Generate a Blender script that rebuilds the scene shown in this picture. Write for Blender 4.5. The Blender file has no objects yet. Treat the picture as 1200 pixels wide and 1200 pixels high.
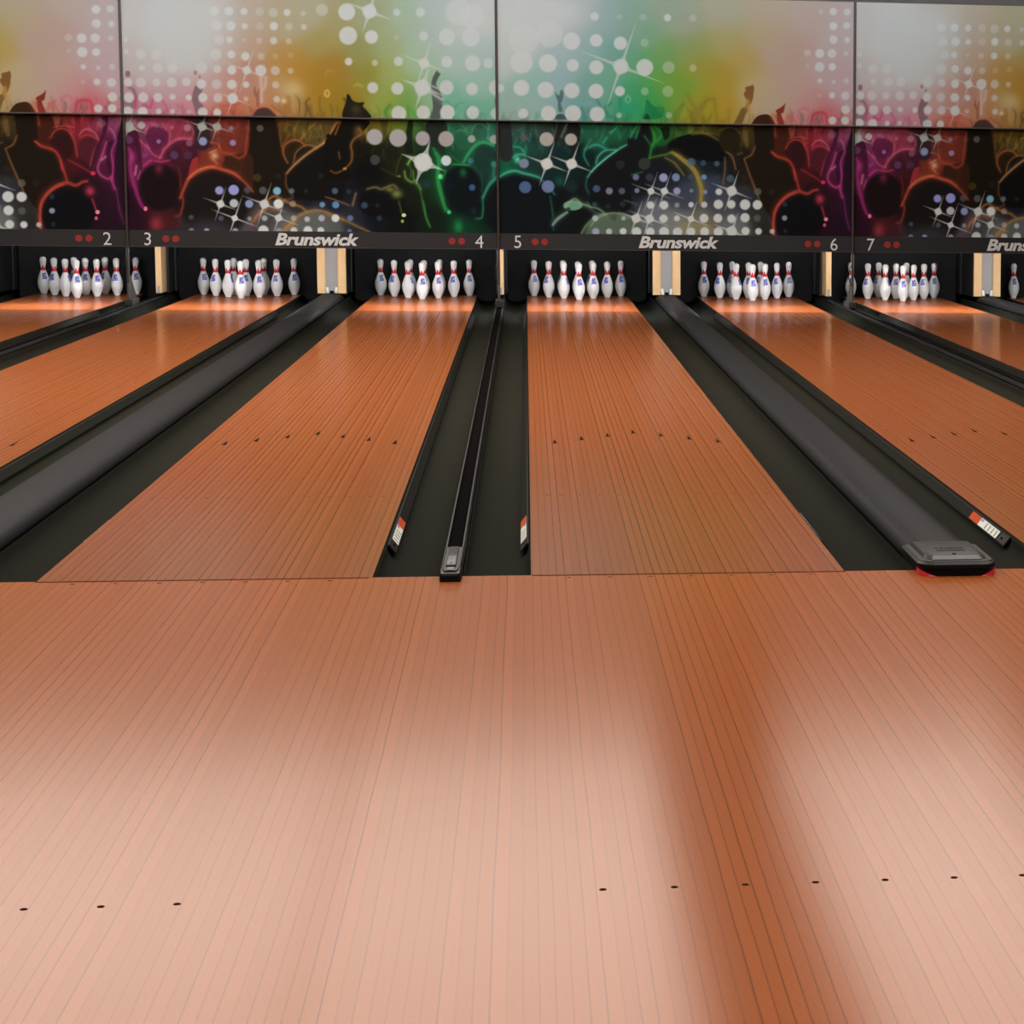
# Bowling lanes seen from the approach
# tuned values
P_APP = (146, 78, 35); P_APP_R = .158; P_APP_S = 1.175
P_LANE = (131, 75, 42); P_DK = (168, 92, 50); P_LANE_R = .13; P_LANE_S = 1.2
P_GUT = (38, 38, 33); P_COV = (38, 38, 40); P_FAS = (31, 33, 37); P_MAP = (226, 188, 136)
P_LAMP = 3.4; P_DECK = 72.; P_FLOOD = 2.35; P_WASH = 32.; P_EU = (1.05, 1.14, 1.2); P_EL = (1.12, 1.3, 1.38)
P_ROWS = [(3.9, 7.4, 1.3), (7.42, 10.85, 1.08), (10.87, 14.3, .7)]
P_COLS = [(-8., -5.02), (-5.01, -2.01), (-2.0, .50), (1.48, 3.6)]
import bpy, bmesh, math, random
import numpy as np
from mathutils import Vector, Matrix
SC = bpy.context.scene; COL = SC.collection; D = bpy.data
PI = math.pi
# ---------------------------------------------------------------- printed mural (artwork of the masking panels)
K = 140.0/1200.0
TILES = {'U1':(140,0),'L1':(140,135),'U2':(260,0),'L2':(260,135),'U3':(380,0),'L3':(380,135),'U4':(480,0),'L4':(480,135),
         'M1u':(580,0),'M1l':(580,138),'M2u':(690,0),'M2l':(690,138),'M3u':(790,10),'M3l':(790,140),'M4u':(870,10),'M4l':(870,140)}
WH = (206,207,204)
def cv(t, p):
    ox, oy = TILES[t]; return (ox+p[0]*K, oy+p[1]*K)
def catmull(P, n=7):
    P = [np.array(p, float) for p in P]
    if len(P) < 3: return np.array(P)
    Q = [2*P[0]-P[1]]+P+[2*P[-1]-P[-2]]; out = []
    for i in range(1, len(Q)-2):
        for k in range(n):
            t = k/n; a, b, c, d = Q[i-1:i+3]
            out.append(.5*((2*b)+(-a+c)*t+(2*a-5*b+4*c-d)*t*t+(-a+3*b-3*c+d)*t**3))
    out.append(P[-1]); return np.array(out)
class Canvas:
    def __init__(s, xl, xr, top, bot, nx, ny):
        u = np.linspace(0, 1, nx)[None, :]; v = np.linspace(0, 1, ny)[:, None]      # v=0 bottom
        s.X = np.broadcast_to(xl+(xr-xl)*u, (ny, nx)).copy()
        yb = bot[0]+(bot[1]-bot[0])*u; yt = top[0]+(top[1]-top[0])*u
        s.Y = yb+(yt-yb)*v
        s.I = np.zeros((ny, nx, 3)); s.nx, s.ny = nx, ny
        s.xl, s.xr = xl, xr; s.b, s.t = bot, top
    def bg(s, pts, sig=13.0):
        pts = np.array(pts, float); num = np.zeros_like(s.I); den = np.zeros_like(s.X)
        for x, y, r, g, b in pts:
            d2 = (s.X-x)**2+(s.Y-y)**2; w = np.exp(-d2/(2*sig*sig))+.06*np.exp(-d2/(8*sig*sig))+1e-5/(1+d2/900.)
            num += w[..., None]*np.array((r, g, b)); den += w
        s.I = num/den[..., None]
    def box(s, x0, x1, y0, y1):
        i0 = int(max(0, (x0-s.xl)/(s.xr-s.xl)*(s.nx-1)-1)); i1 = int(min(s.nx, (x1-s.xl)/(s.xr-s.xl)*(s.nx-1)+3))
        ymax = max(s.b); ymin = min(s.t); h = (min(s.b)-max(s.t))
        j0 = int(max(0, (min(s.b)-y1)/h*(s.ny-1)*.93-14)); j1 = int(min(s.ny, (ymax-y0)/h*(s.ny-1)*1.07+14))
        if i1 <= i0 or j1 <= j0: return None
        return (slice(j0, j1), slice(i0, i1))
    def mix(s, sl, a, col, add=False):
        a = np.clip(a, 0, 1)[..., None]; c = np.array(col, float)
        if add: s.I[sl] = s.I[sl]+a*c*(1-s.I[sl]/260.)
        else: s.I[sl] = s.I[sl]*(1-a)+a*c
    def disc(s, x, y, r, col, al=1., soft=1.2):
        sl = s.box(x-r-4, x+r+4, y-r-4, y+r+4)
        if sl is None: return
        d = np.hypot(s.X[sl]-x, s.Y[sl]-y)
        s.mix(sl, al*np.clip((r-d)/soft+.5, 0, 1), col)
    def glow(s, x, y, rx, ry, col, al=.8):
        sl = s.box(x-2.5*rx, x+2.5*rx, y-2.5*ry, y+2.5*ry)
        if sl is None: return
        d = ((s.X[sl]-x)/rx)**2+((s.Y[sl]-y)/ry)**2
        s.mix(sl, al*np.exp(-d*1.2), col)
    def ell(s, x, y, rx, ry, col, al=1., soft=.18):
        sl = s.box(x-1.4*rx, x+1.4*rx, y-1.4*ry, y+1.4*ry)
        if sl is None: return
        d = np.sqrt(((s.X[sl]-x)/rx)**2+((s.Y[sl]-y)/ry)**2)
        s.mix(sl, al*np.clip((1-d)/soft+.5, 0, 1), col)
    def stroke(s, P, w, col, al=.9, halo=.35, taper=True):
        al *= .84 if s.t[0] < 0 else .72
        C = catmull(P); x0, y0 = C.min(0)-w*2.5; x1, y1 = C.max(0)+w*2.5
        sl = s.box(x0, x1, y0, y1)
        if sl is None: return
        X, Y = s.X[sl], s.Y[sl]; A = np.zeros_like(X); H = np.zeros_like(X); n = len(C)-1
        for i in range(n):
            a, b = C[i], C[i+1]; d = b-a; L = d@d+1e-9
            t = np.clip(((X-a[0])*d[0]+(Y-a[1])*d[1])/L, 0, 1)
            D = np.hypot(X-a[0]-t*d[0], Y-a[1]-t*d[1]); f = (i+.5)/n
            ww = w*(.45+.55*math.sin(math.pi*min(1, max(0, .12+.76*f)))) if taper else w
            A = np.maximum(A, np.clip((ww*.5-D)/.9+.6, 0, 1)); H = np.maximum(H, np.exp(-(D/(ww*1.1+.6))**2))
        s.mix(sl, al*np.maximum(A, halo*H), col)
    def poly(s, P, col, al=1., soft=1.3, smooth=True):
        P = list(P); C = catmull(P+[P[0]], 5) if smooth else np.array(P+[P[0]], float)
        x0, y0 = C.min(0)-3; x1, y1 = C.max(0)+3; sl = s.box(x0, x1, y0, y1)
        if sl is None: return
        X, Y = s.X[sl], s.Y[sl]; ins = np.zeros(X.shape, bool); D = np.full(X.shape, 1e9)
        for i in range(len(C)-1):
            a, b = C[i], C[i+1]; d = b-a
            t = np.clip(((X-a[0])*d[0]+(Y-a[1])*d[1])/(d@d+1e-9), 0, 1)
            D = np.minimum(D, np.hypot(X-a[0]-t*d[0], Y-a[1]-t*d[1]))
            if abs(d[1]) > 1e-9:
                c = ((a[1] > Y) != (b[1] > Y)) & (X < d[0]*(Y-a[1])/d[1]+a[0]); ins ^= c
        sd = np.where(ins, D, -D)
        s.mix(sl, al*np.clip(sd/soft+.5, 0, 1), col)
    def star(s, x, y, r, L, col=WH, al=.9):
        s.disc(x, y, r, col, al, 1.4)
        for ux, uy in ((.93, .36), (-.33, .94)):
            for sg in (-1, 1):
                ux2, uy2 = ux*sg, uy*sg; px, py = -uy2, ux2
                s.poly([(x+px*r*.8, y+py*r*.8), (x+ux2*r*1.35+px*r*.18, y+uy2*r*1.35+py*r*.18), (x+ux2*L, y+uy2*L), (x+ux2*r*1.35-px*r*.18, y+uy2*r*1.35-py*r*.18), (x-px*r*.8, y-py*r*.8)], col, al*.85, 1.1, False)
BG_AU = [(150,20,195,190,187),(150,70,190,178,175),(150,110,190,150,155),(190,30,198,198,195),(210,60,197,198,195),(240,60,196,195,192),(180,85,192,180,177),(200,110,190,155,158),(180,130,190,120,140),(220,130,205,130,145),(250,110,195,160,158),(262,60,190,165,150),(262,15,190,178,165),(270,100,190,140,125),(262,130,195,95,70),(290,20,185,168,150),(300,50,184,155,130),(290,90,185,135,115),(310,120,190,130,90),(330,30,180,165,135),(330,70,182,140,75),(335,105,190,155,110),(350,90,178,132,45),(370,100,165,125,40),(360,20,175,168,140),(375,50,165,150,90),(390,80,165,125,50),(400,30,165,155,110),(400,120,155,125,40),(420,60,150,150,95),(430,90,145,140,60),(430,20,160,165,130),(450,50,160,172,125),(460,90,160,175,105),(455,120,150,160,75),(475,120,110,160,75),(480,30,165,185,160),(490,70,165,190,160),(510,20,175,188,180),(510,50,172,188,178),(500,110,150,185,150),(540,30,190,196,190),(540,70,170,192,182),(560,100,155,190,175),(530,120,120,180,155),(560,130,110,175,145),(580,20,195,196,192),(575,60,165,190,182)]
BG_BU = [(600,20,195,195,192),(640,30,194,194,192),(600,70,188,195,192),(620,100,145,185,172),(600,125,150,180,168),(660,60,155,180,180),(650,100,150,180,182),(680,15,170,178,178),(690,60,145,175,172),(680,120,120,165,160),(710,30,148,172,168),(720,60,120,165,155),(710,95,115,168,145),(740,30,138,165,150),(735,70,105,165,135),(740,110,70,160,115),(760,40,125,165,130),(760,80,100,165,95),(760,115,65,160,80),(780,20,150,165,145),(785,60,120,160,95),(785,100,115,160,65),(800,30,160,165,145),(810,60,145,155,95),(800,100,120,160,60),(820,80,160,150,60),(820,125,160,150,45),(850,20,172,168,145),(850,50,170,160,105),(850,90,170,145,55),(850,120,175,145,45),(870,70,180,155,90),(890,40,180,162,125),(880,110,190,170,130),(910,60,182,158,140),(900,20,180,165,145),(900,120,185,165,140),(930,60,184,155,142),(930,100,188,160,145),(950,20,184,165,155),(950,120,195,150,145),(970,80,188,165,165),(990,40,186,170,168),(990,110,190,165,170),(970,135,195,110,115)]
BG_AL = [(150,140,150,100,110),(160,160,110,50,75),(190,145,150,65,90),(210,150,150,60,75),(190,165,110,35,65),(215,165,140,45,70),(170,185,120,35,85),(150,200,70,20,45),(200,180,90,25,50),(235,140,60,30,35),(240,165,55,35,40),(255,150,130,50,40),(275,160,110,45,35),(240,180,110,40,35),(265,175,125,50,30),(275,185,60,30,20),(150,230,35,12,25),(190,220,25,12,15),(160,265,40,15,30),(190,265,70,25,30),(220,190,70,25,35),(215,210,40,15,22),(225,230,28,15,18),(250,220,22,15,15),(250,240,30,25,30),(230,260,40,35,42),(270,260,75,72,78),(285,240,40,35,38),
(265,145,110,50,40),(285,165,95,38,28),(300,150,35,20,12),(300,190,30,20,12),(330,145,90,65,25),(350,150,95,75,30),(370,150,85,70,30),(385,145,90,70,35),(340,175,40,28,12),(330,200,22,18,12),(360,200,20,17,14),(390,200,22,20,14),(300,220,25,20,16),(350,230,25,25,32),(390,240,28,30,42),(310,255,65,62,65),(330,265,100,98,98),(370,265,95,95,95),(395,265,70,72,72),(285,265,85,80,85),
(385,145,95,70,35),(405,150,15,12,8),(420,180,18,15,10),(440,145,110,95,30),(465,145,110,120,35),(490,145,70,120,50),(450,175,25,25,14),(430,200,12,12,12),(470,190,30,32,18),(490,180,25,45,20),(505,150,30,38,30),(515,180,20,60,35),(460,230,20,20,14),(490,230,22,26,16),(400,220,20,20,26),(410,260,35,36,48),(440,255,18,20,28),(470,260,12,14,14),(510,260,18,28,20),
(520,150,45,120,75),(540,150,50,110,80),(560,150,55,110,85),(575,155,50,110,90),(540,165,35,80,58),(555,180,30,75,55),(570,180,28,62,52),(575,200,25,55,48),(520,185,20,70,40),(525,215,12,25,22),(510,220,20,60,30),(540,240,12,16,22),(570,230,10,20,24),(535,265,15,60,36),(505,265,16,28,18)]
BG_BL = [(590,150,30,40,40),(600,150,55,90,75),(620,150,50,75,65),(640,150,45,60,55),(605,180,25,90,70),(590,190,20,90,65),(615,195,25,50,50),(660,150,30,40,38),(690,150,35,90,65),(660,190,18,40,40),(620,165,30,65,55),(600,225,14,20,26),(640,235,12,18,20),(680,190,14,30,32),(650,255,12,20,22),(620,265,12,16,22),(700,215,18,20,26),
(700,150,35,85,65),(730,150,30,100,65),(755,145,15,35,18),(770,155,30,95,40),(790,150,40,80,30),(815,155,90,90,35),(745,170,15,40,28),(730,190,15,22,22),(770,185,18,22,24),(800,175,12,14,20),(820,190,25,30,40),(740,215,20,22,26),(780,210,35,38,50),(800,230,65,70,85),(730,240,35,36,44),(720,265,70,80,72),(760,255,110,112,120),(790,265,130,128,125),(815,265,120,112,95),
(800,150,60,90,30),(820,150,95,90,30),(845,155,60,50,15),(865,150,50,38,16),(878,150,120,95,45),(900,150,40,25,15),(925,160,70,25,20),(820,175,10,12,12),(845,190,22,25,34),(870,200,30,26,18),(900,200,28,20,14),(830,220,60,66,84),(850,240,75,75,85),(870,235,50,50,60),(860,265,110,110,110),(890,250,50,48,46),(900,235,26,22,20),(925,200,45,18,14),
(885,160,30,22,16),(915,160,55,25,18),(935,150,160,70,60),(960,150,150,50,65),(950,165,140,35,45),(975,150,125,50,80),(990,145,150,80,110),(930,180,50,20,22),(960,180,85,28,38),(940,200,75,25,28),(960,205,50,18,30),(985,185,80,25,60),(980,200,90,25,60),(985,240,45,18,35),(960,250,38,14,28),(920,245,12,14,20),(950,235,10,10,14),(900,265,40,38,38),(995,265,35,15,30),(880,180,28,22,16)]
# op = (tile, kind, ...): s stroke, p polygon, e ellipse, g glow
OPS_U = [
('U1','e',90,745,26,32,(140,112,120)),('U1','s',[(95,880),(140,905),(152,970),(128,1075)],34,(138,108,118)),('U1','s',[(52,1045),(110,1060)],50,(138,108,118)),
('U1','e',757,735,18,24,(165,140,142)),('U1','e',800,775,14,16,(160,140,142)),
('U1','p',[(755,855),(800,900),(825,895),(800,960),(785,1020),(822,1060),(800,1160),(760,1160),(735,1080),(718,1000),(730,920)],(135,105,112)),
('U1','s',[(170,970),(150,1090)],24,(190,80,120)),('U1','s',[(330,1000),(300,1080),(240,1050)],26,(190,85,120)),('U1','s',[(420,1010),(470,1100),(400,1160)],20,(195,95,125)),('U1','s',[(1000,1060),(1100,1060),(1190,1040)],20,(195,95,75)),('U1','s',[(560,1050),(620,1100)],16,(200,110,135)),
('U2','p',[(300,930),(318,865),(330,930),(350,900),(368,880),(366,960),(358,1060),(330,1070),(325,990)],(158,98,78)),
('U2','p',[(280,1180),(320,1110),(380,1082),(440,1085),(490,1120),(515,1180)],(72,55,50)),('U2','s',[(285,1150),(330,1095),(400,1070),(460,1085),(510,1140)],12,(200,95,80)),
('U2','s',[(722,955),(762,1030),(750,1180)],22,(125,98,50)),('U2','s',[(862,990),(825,1030),(845,1090),(885,1180)],26,(110,88,45)),('U2','s',[(835,1080),(810,1180)],24,(110,88,45)),('U2','s',[(968,970),(965,1080),(1005,1180)],18,(130,105,45)),('U2','s',[(1070,1050),(1090,1100),(1080,1180)],22,(125,105,45)),
('U2','e',1040,940,32,42,(200,170,80)),('U2','e',1042,940,14,22,(175,140,60)),('U2','s',[(1025,760),(1050,710),(1110,720)],10,(185,150,60)),
('U2','s',[(650,980),(640,1100),(700,1180)],70,(165,115,55)),('U2','s',[(480,1060),(560,1120),(620,1150)],24,(160,105,60)),('U2','g',700,900,110,90,(205,180,130)),
('U2','g',605,1015,30,25,(225,210,170)),('U2','s',[(380,770),(380,1020)],34,(205,180,165)),('U2','s',[(430,780),(420,860),(400,900)],30,(205,180,165)),
('U3','p',[(205,1000),(215,945),(240,960),(270,1010),(320,1030),(385,1028),(372,1070),(420,1120),(440,1185),(172,1190)],(30,27,20)),('U3','s',[(180,990),(205,1020)],12,(60,50,30)),
('U3','g',300,1100,60,60,(70,60,30)),('U3','s',[(290,860),(325,850),(370,870)],12,(200,170,80)),
('U3','s',[(640,1060),(600,1120),(620,1180)],40,(85,140,60)),('U3','s',[(840,1080),(880,1140),(910,1180)],40,(90,160,75)),
('U3','p',[(1130,708),(1145,730),(1165,745),(1135,800),(1122,860),(1165,935),(1182,1020),(1150,1190),(1055,1190),(1085,1080),(1068,900),(1083,790)],(84,92,88)),
('U3','s',[(1075,865),(1165,900)],16,(175,180,176)),('U3','s',[(1078,940),(1178,1000)],26,(185,190,186)),
('U4','p',[(930,755),(965,748),(975,850),(985,930),(982,1050),(995,1190),(915,1190),(910,1080),(870,1060),(870,985),(930,950),(958,920)],(98,106,103)),('U4','s',[(960,1000),(935,1150)],18,(190,195,192)),
('U4','s',[(322,1035),(370,1020),(425,1065)],22,(90,170,135)),('U4','s',[(470,1090),(490,1040),(545,1035)],18,(85,170,135)),('U4','s',[(470,1180),(510,1100)],22,(95,175,140)),('U4','s',[(1000,1000),(1060,1060),(1050,1180)],26,(120,175,160)),
('M1u','p',[(608,925),(645,960),(665,905),(692,930),(682,1010),(665,1040),(682,1115),(640,1118),(634,1020),(618,980)],(88,115,118)),
('M1u','p',[(595,1200),(625,1155),(680,1148),(720,1200)],(72,84,88)),('M1u','s',[(1025,1010),(1060,1065)],24,(75,140,125)),('M1u','s',[(1165,1040),(1110,1085),(1130,1150),(1180,1185)],34,(60,135,112)),
('M1u','s',[(800,1000),(840,1050),(960,1040)],30,(120,175,175)),('M1u','s',[(420,1190),(470,1120)],26,(115,165,160)),('M1u','s',[(870,1110),(900,1190)],60,(75,140,130)),
('M2u','p',[(575,1000),(590,1005),(640,1060),(670,1075),(740,1078),(752,1130),(720,1190),(540,1195),(558,1100)],(34,125,72)),('M2u','p',[(540,1195),(580,1140),(610,1195)],(25,60,42)),
('M2u','s',[(945,1040),(880,1120),(850,1195)],28,(110,135,55)),('M2u','s',[(985,950),(1060,1080),(1090,1150)],26,(135,135,50)),('M2u','s',[(1190,1000),(1100,1090),(1030,1190)],34,(140,130,48)),('M2u','s',[(315,1000),(310,1130)],22,(50,135,105)),('M2u','s',[(700,1080),(760,1160)],40,(60,140,65)),('M2u','g',420,1100,160,90,(45,155,115)),
('M2u','s',[(380,1030),(365,1005),(390,965),(415,1000),(395,1035)],10,(130,195,150)),
('M3u','s',[(20,1110),(95,960)],20,(105,140,60)),('M3u','s',[(125,860),(180,970),(220,1040)],24,(135,135,55)),('M3u','s',[(400,905),(320,935),(260,1040),(185,1140)],30,(140,125,48)),('M3u','s',[(402,910),(430,1150)],28,(150,128,48)),('M3u','s',[(550,1030),(550,1150)],26,(160,125,55)),
('M3u','p',[(775,780),(792,768),(808,800),(802,850),(797,900),(775,960),(745,1000),(722,985),(732,930),(708,880),(705,845),(720,835),(718,800),(742,785)],(128,88,48)),
('M3u','p',[(735,990),(760,1000),(715,1080),(680,1165),(605,1165),(650,1070),(685,1005)],(118,92,48)),('M3u','s',[(745,935),(748,1010)],34,(190,145,75)),('M3u','s',[(770,1010),(790,1140)],20,(190,150,90)),
('M3u','p',[(770,1180),(830,1095),(900,1068),(960,1072),(1000,1115),(1015,1180)],(58,34,20)),
('M3u','p',[(1128,955),(1110,1045),(1085,1065),(1120,1180),(1048,1180),(1040,1060),(1030,1028),(1090,990)],(135,48,38)),
('M4u','s',[(700,1170),(730,1075),(800,1050),(855,1070),(870,1170)],34,(195,70,85)),('M4u','s',[(450,1170),(480,1080),(560,1160)],34,(205,105,95)),('M4u','s',[(560,1100),(600,1020),(660,1010),(690,1080)],24,(200,120,130)),('M4u','s',[(310,1070),(350,1160)],30,(215,120,90)),('M4u','s',[(870,1030),(940,1090),(1000,1170)],22,(200,110,130)),
]
DOTS_U = {
'U1':[(960,120,45,1),(1105,120,38,1),(980,265,50,.9),(1120,265,42,1),(1000,405,50,.6),(1105,405,28,.9),(225,550,50,.7),(375,550,50,.7),(965,550,55,.7),(1120,550,35,1),(80,520,25,.7),(80,400,25,.7),(230,685,30,.8),(390,685,50,.7),(530,685,50,.8),(820,685,55,.7),(975,695,40,.8),(1120,700,40,.9),(215,830,50,.7),(370,830,38,.8),(520,830,48,.8),(665,825,42,.9),(815,845,45,1),(965,848,48,.7),(1115,850,45,.8),(95,980,50,1),(90,830,42,.9),(235,980,50,.9),(380,980,45,.9),(525,975,30,.9),(685,980,30,1),(825,980,45,1),(975,985,45,.8),(1120,985,48,.8),(80,1120,50,1),(225,1125,50,1),(385,1120,28,.9),(520,1120,25,.8),(820,1130,50,1),(965,1130,40,1),(690,1120,22,.5)],
'U2':[(380,125,42,.4),(515,135,45,.5),(655,135,35,.9),(815,145,25,.5),(1005,110,60,.5),(225,125,35,.9),(75,122,42,.9),(90,270,45,.9),(228,270,30,.9),(380,270,40,.35),(520,270,40,1),(668,275,38,.5),(820,280,30,.7),(75,405,32,.9),(222,410,20,.4),(370,415,30,.5),(515,415,35,.9),(665,420,30,.5),(88,552,38,1),(230,570,42,1),(387,570,35,.5),(530,570,30,.25),(682,560,30,.2),(90,710,42,1),(380,710,55,1),(525,712,45,.7),(677,715,28,.6),(88,850,45,.9),(230,852,32,1),(525,855,35,.7),(95,990,50,1),(225,995,25,.6),(533,998,32,.8)],
'U3':[(225,130,84,1),(235,365,90,1),(470,378,66,1),(730,135,35,.8),(970,135,45,.8),(1000,370,45,.8),(725,385,22,.3),(235,622,38,1),(500,635,30,.7),(740,620,45,.9),(475,882,55,1),(725,890,62,1),(735,1140,76,1),(985,1130,70,1)],
'U4':[(380,380,82,.9),(625,380,92,.9),(375,625,55,.9),(640,640,78,.9),(370,880,72,.9),(630,895,60,.9),(375,1130,75,1),(635,1130,65,1),(885,880,80,.9),(870,1140,52,.8),(500,130,130,.6),(640,180,120,.7),(800,640,50,.8)],
'M1u':[(1005,175,42,.9),(775,420,85,1),(1020,412,62,1),(540,640,90,1),(280,630,110,.9),(300,400,150,.6),(560,350,130,.6),(785,660,60,1),(1020,680,70,1),(275,885,78,1),(65,890,42,.9),(515,905,80,1),(775,912,76,1),(1015,918,74,1),(290,1142,50,1),(540,1140,76,1),(785,1140,82,1),(1025,1150,76,1)],
'M2u':[(310,180,28,.3),(545,180,34,.35),(790,185,36,.9),(1045,190,36,.4),(318,440,66,1),(560,435,40,.4),(560,682,84,1),(800,682,60,.5),(1045,688,36,.5),(310,918,50,1),(560,920,38,.5),(792,920,55,.45),(300,1160,28,.7),(800,1160,32,.5),(410,620,1,.1)],
'M3u':[],
'M4u':[(925,35,38,.9),(1070,40,35,.8),(800,35,25,.4),(930,180,40,1),(1065,175,35,.8),(930,315,42,.9),(1070,320,30,.8),(665,450,35,.5),(790,455,45,1),(915,455,45,.9),(1060,455,25,.6),(665,580,22,.3),(790,590,48,1),(920,590,38,1),(795,730,25,.9),(935,740,20,.7),(1065,730,28,.6),(920,875,32,.9),(1055,880,42,.9),(1060,1020,45,.9),(925,1130,40,1),(1055,1130,42,1),(790,875,20,.3)]}
STARS_U = [('U3',455,125,70,240),('U3',1000,640,52,250),('U3',980,880,80,240),('U2',240,710,42,230),('M2u',322,672,76,470),('U2',95,990,40,180)]
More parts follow.
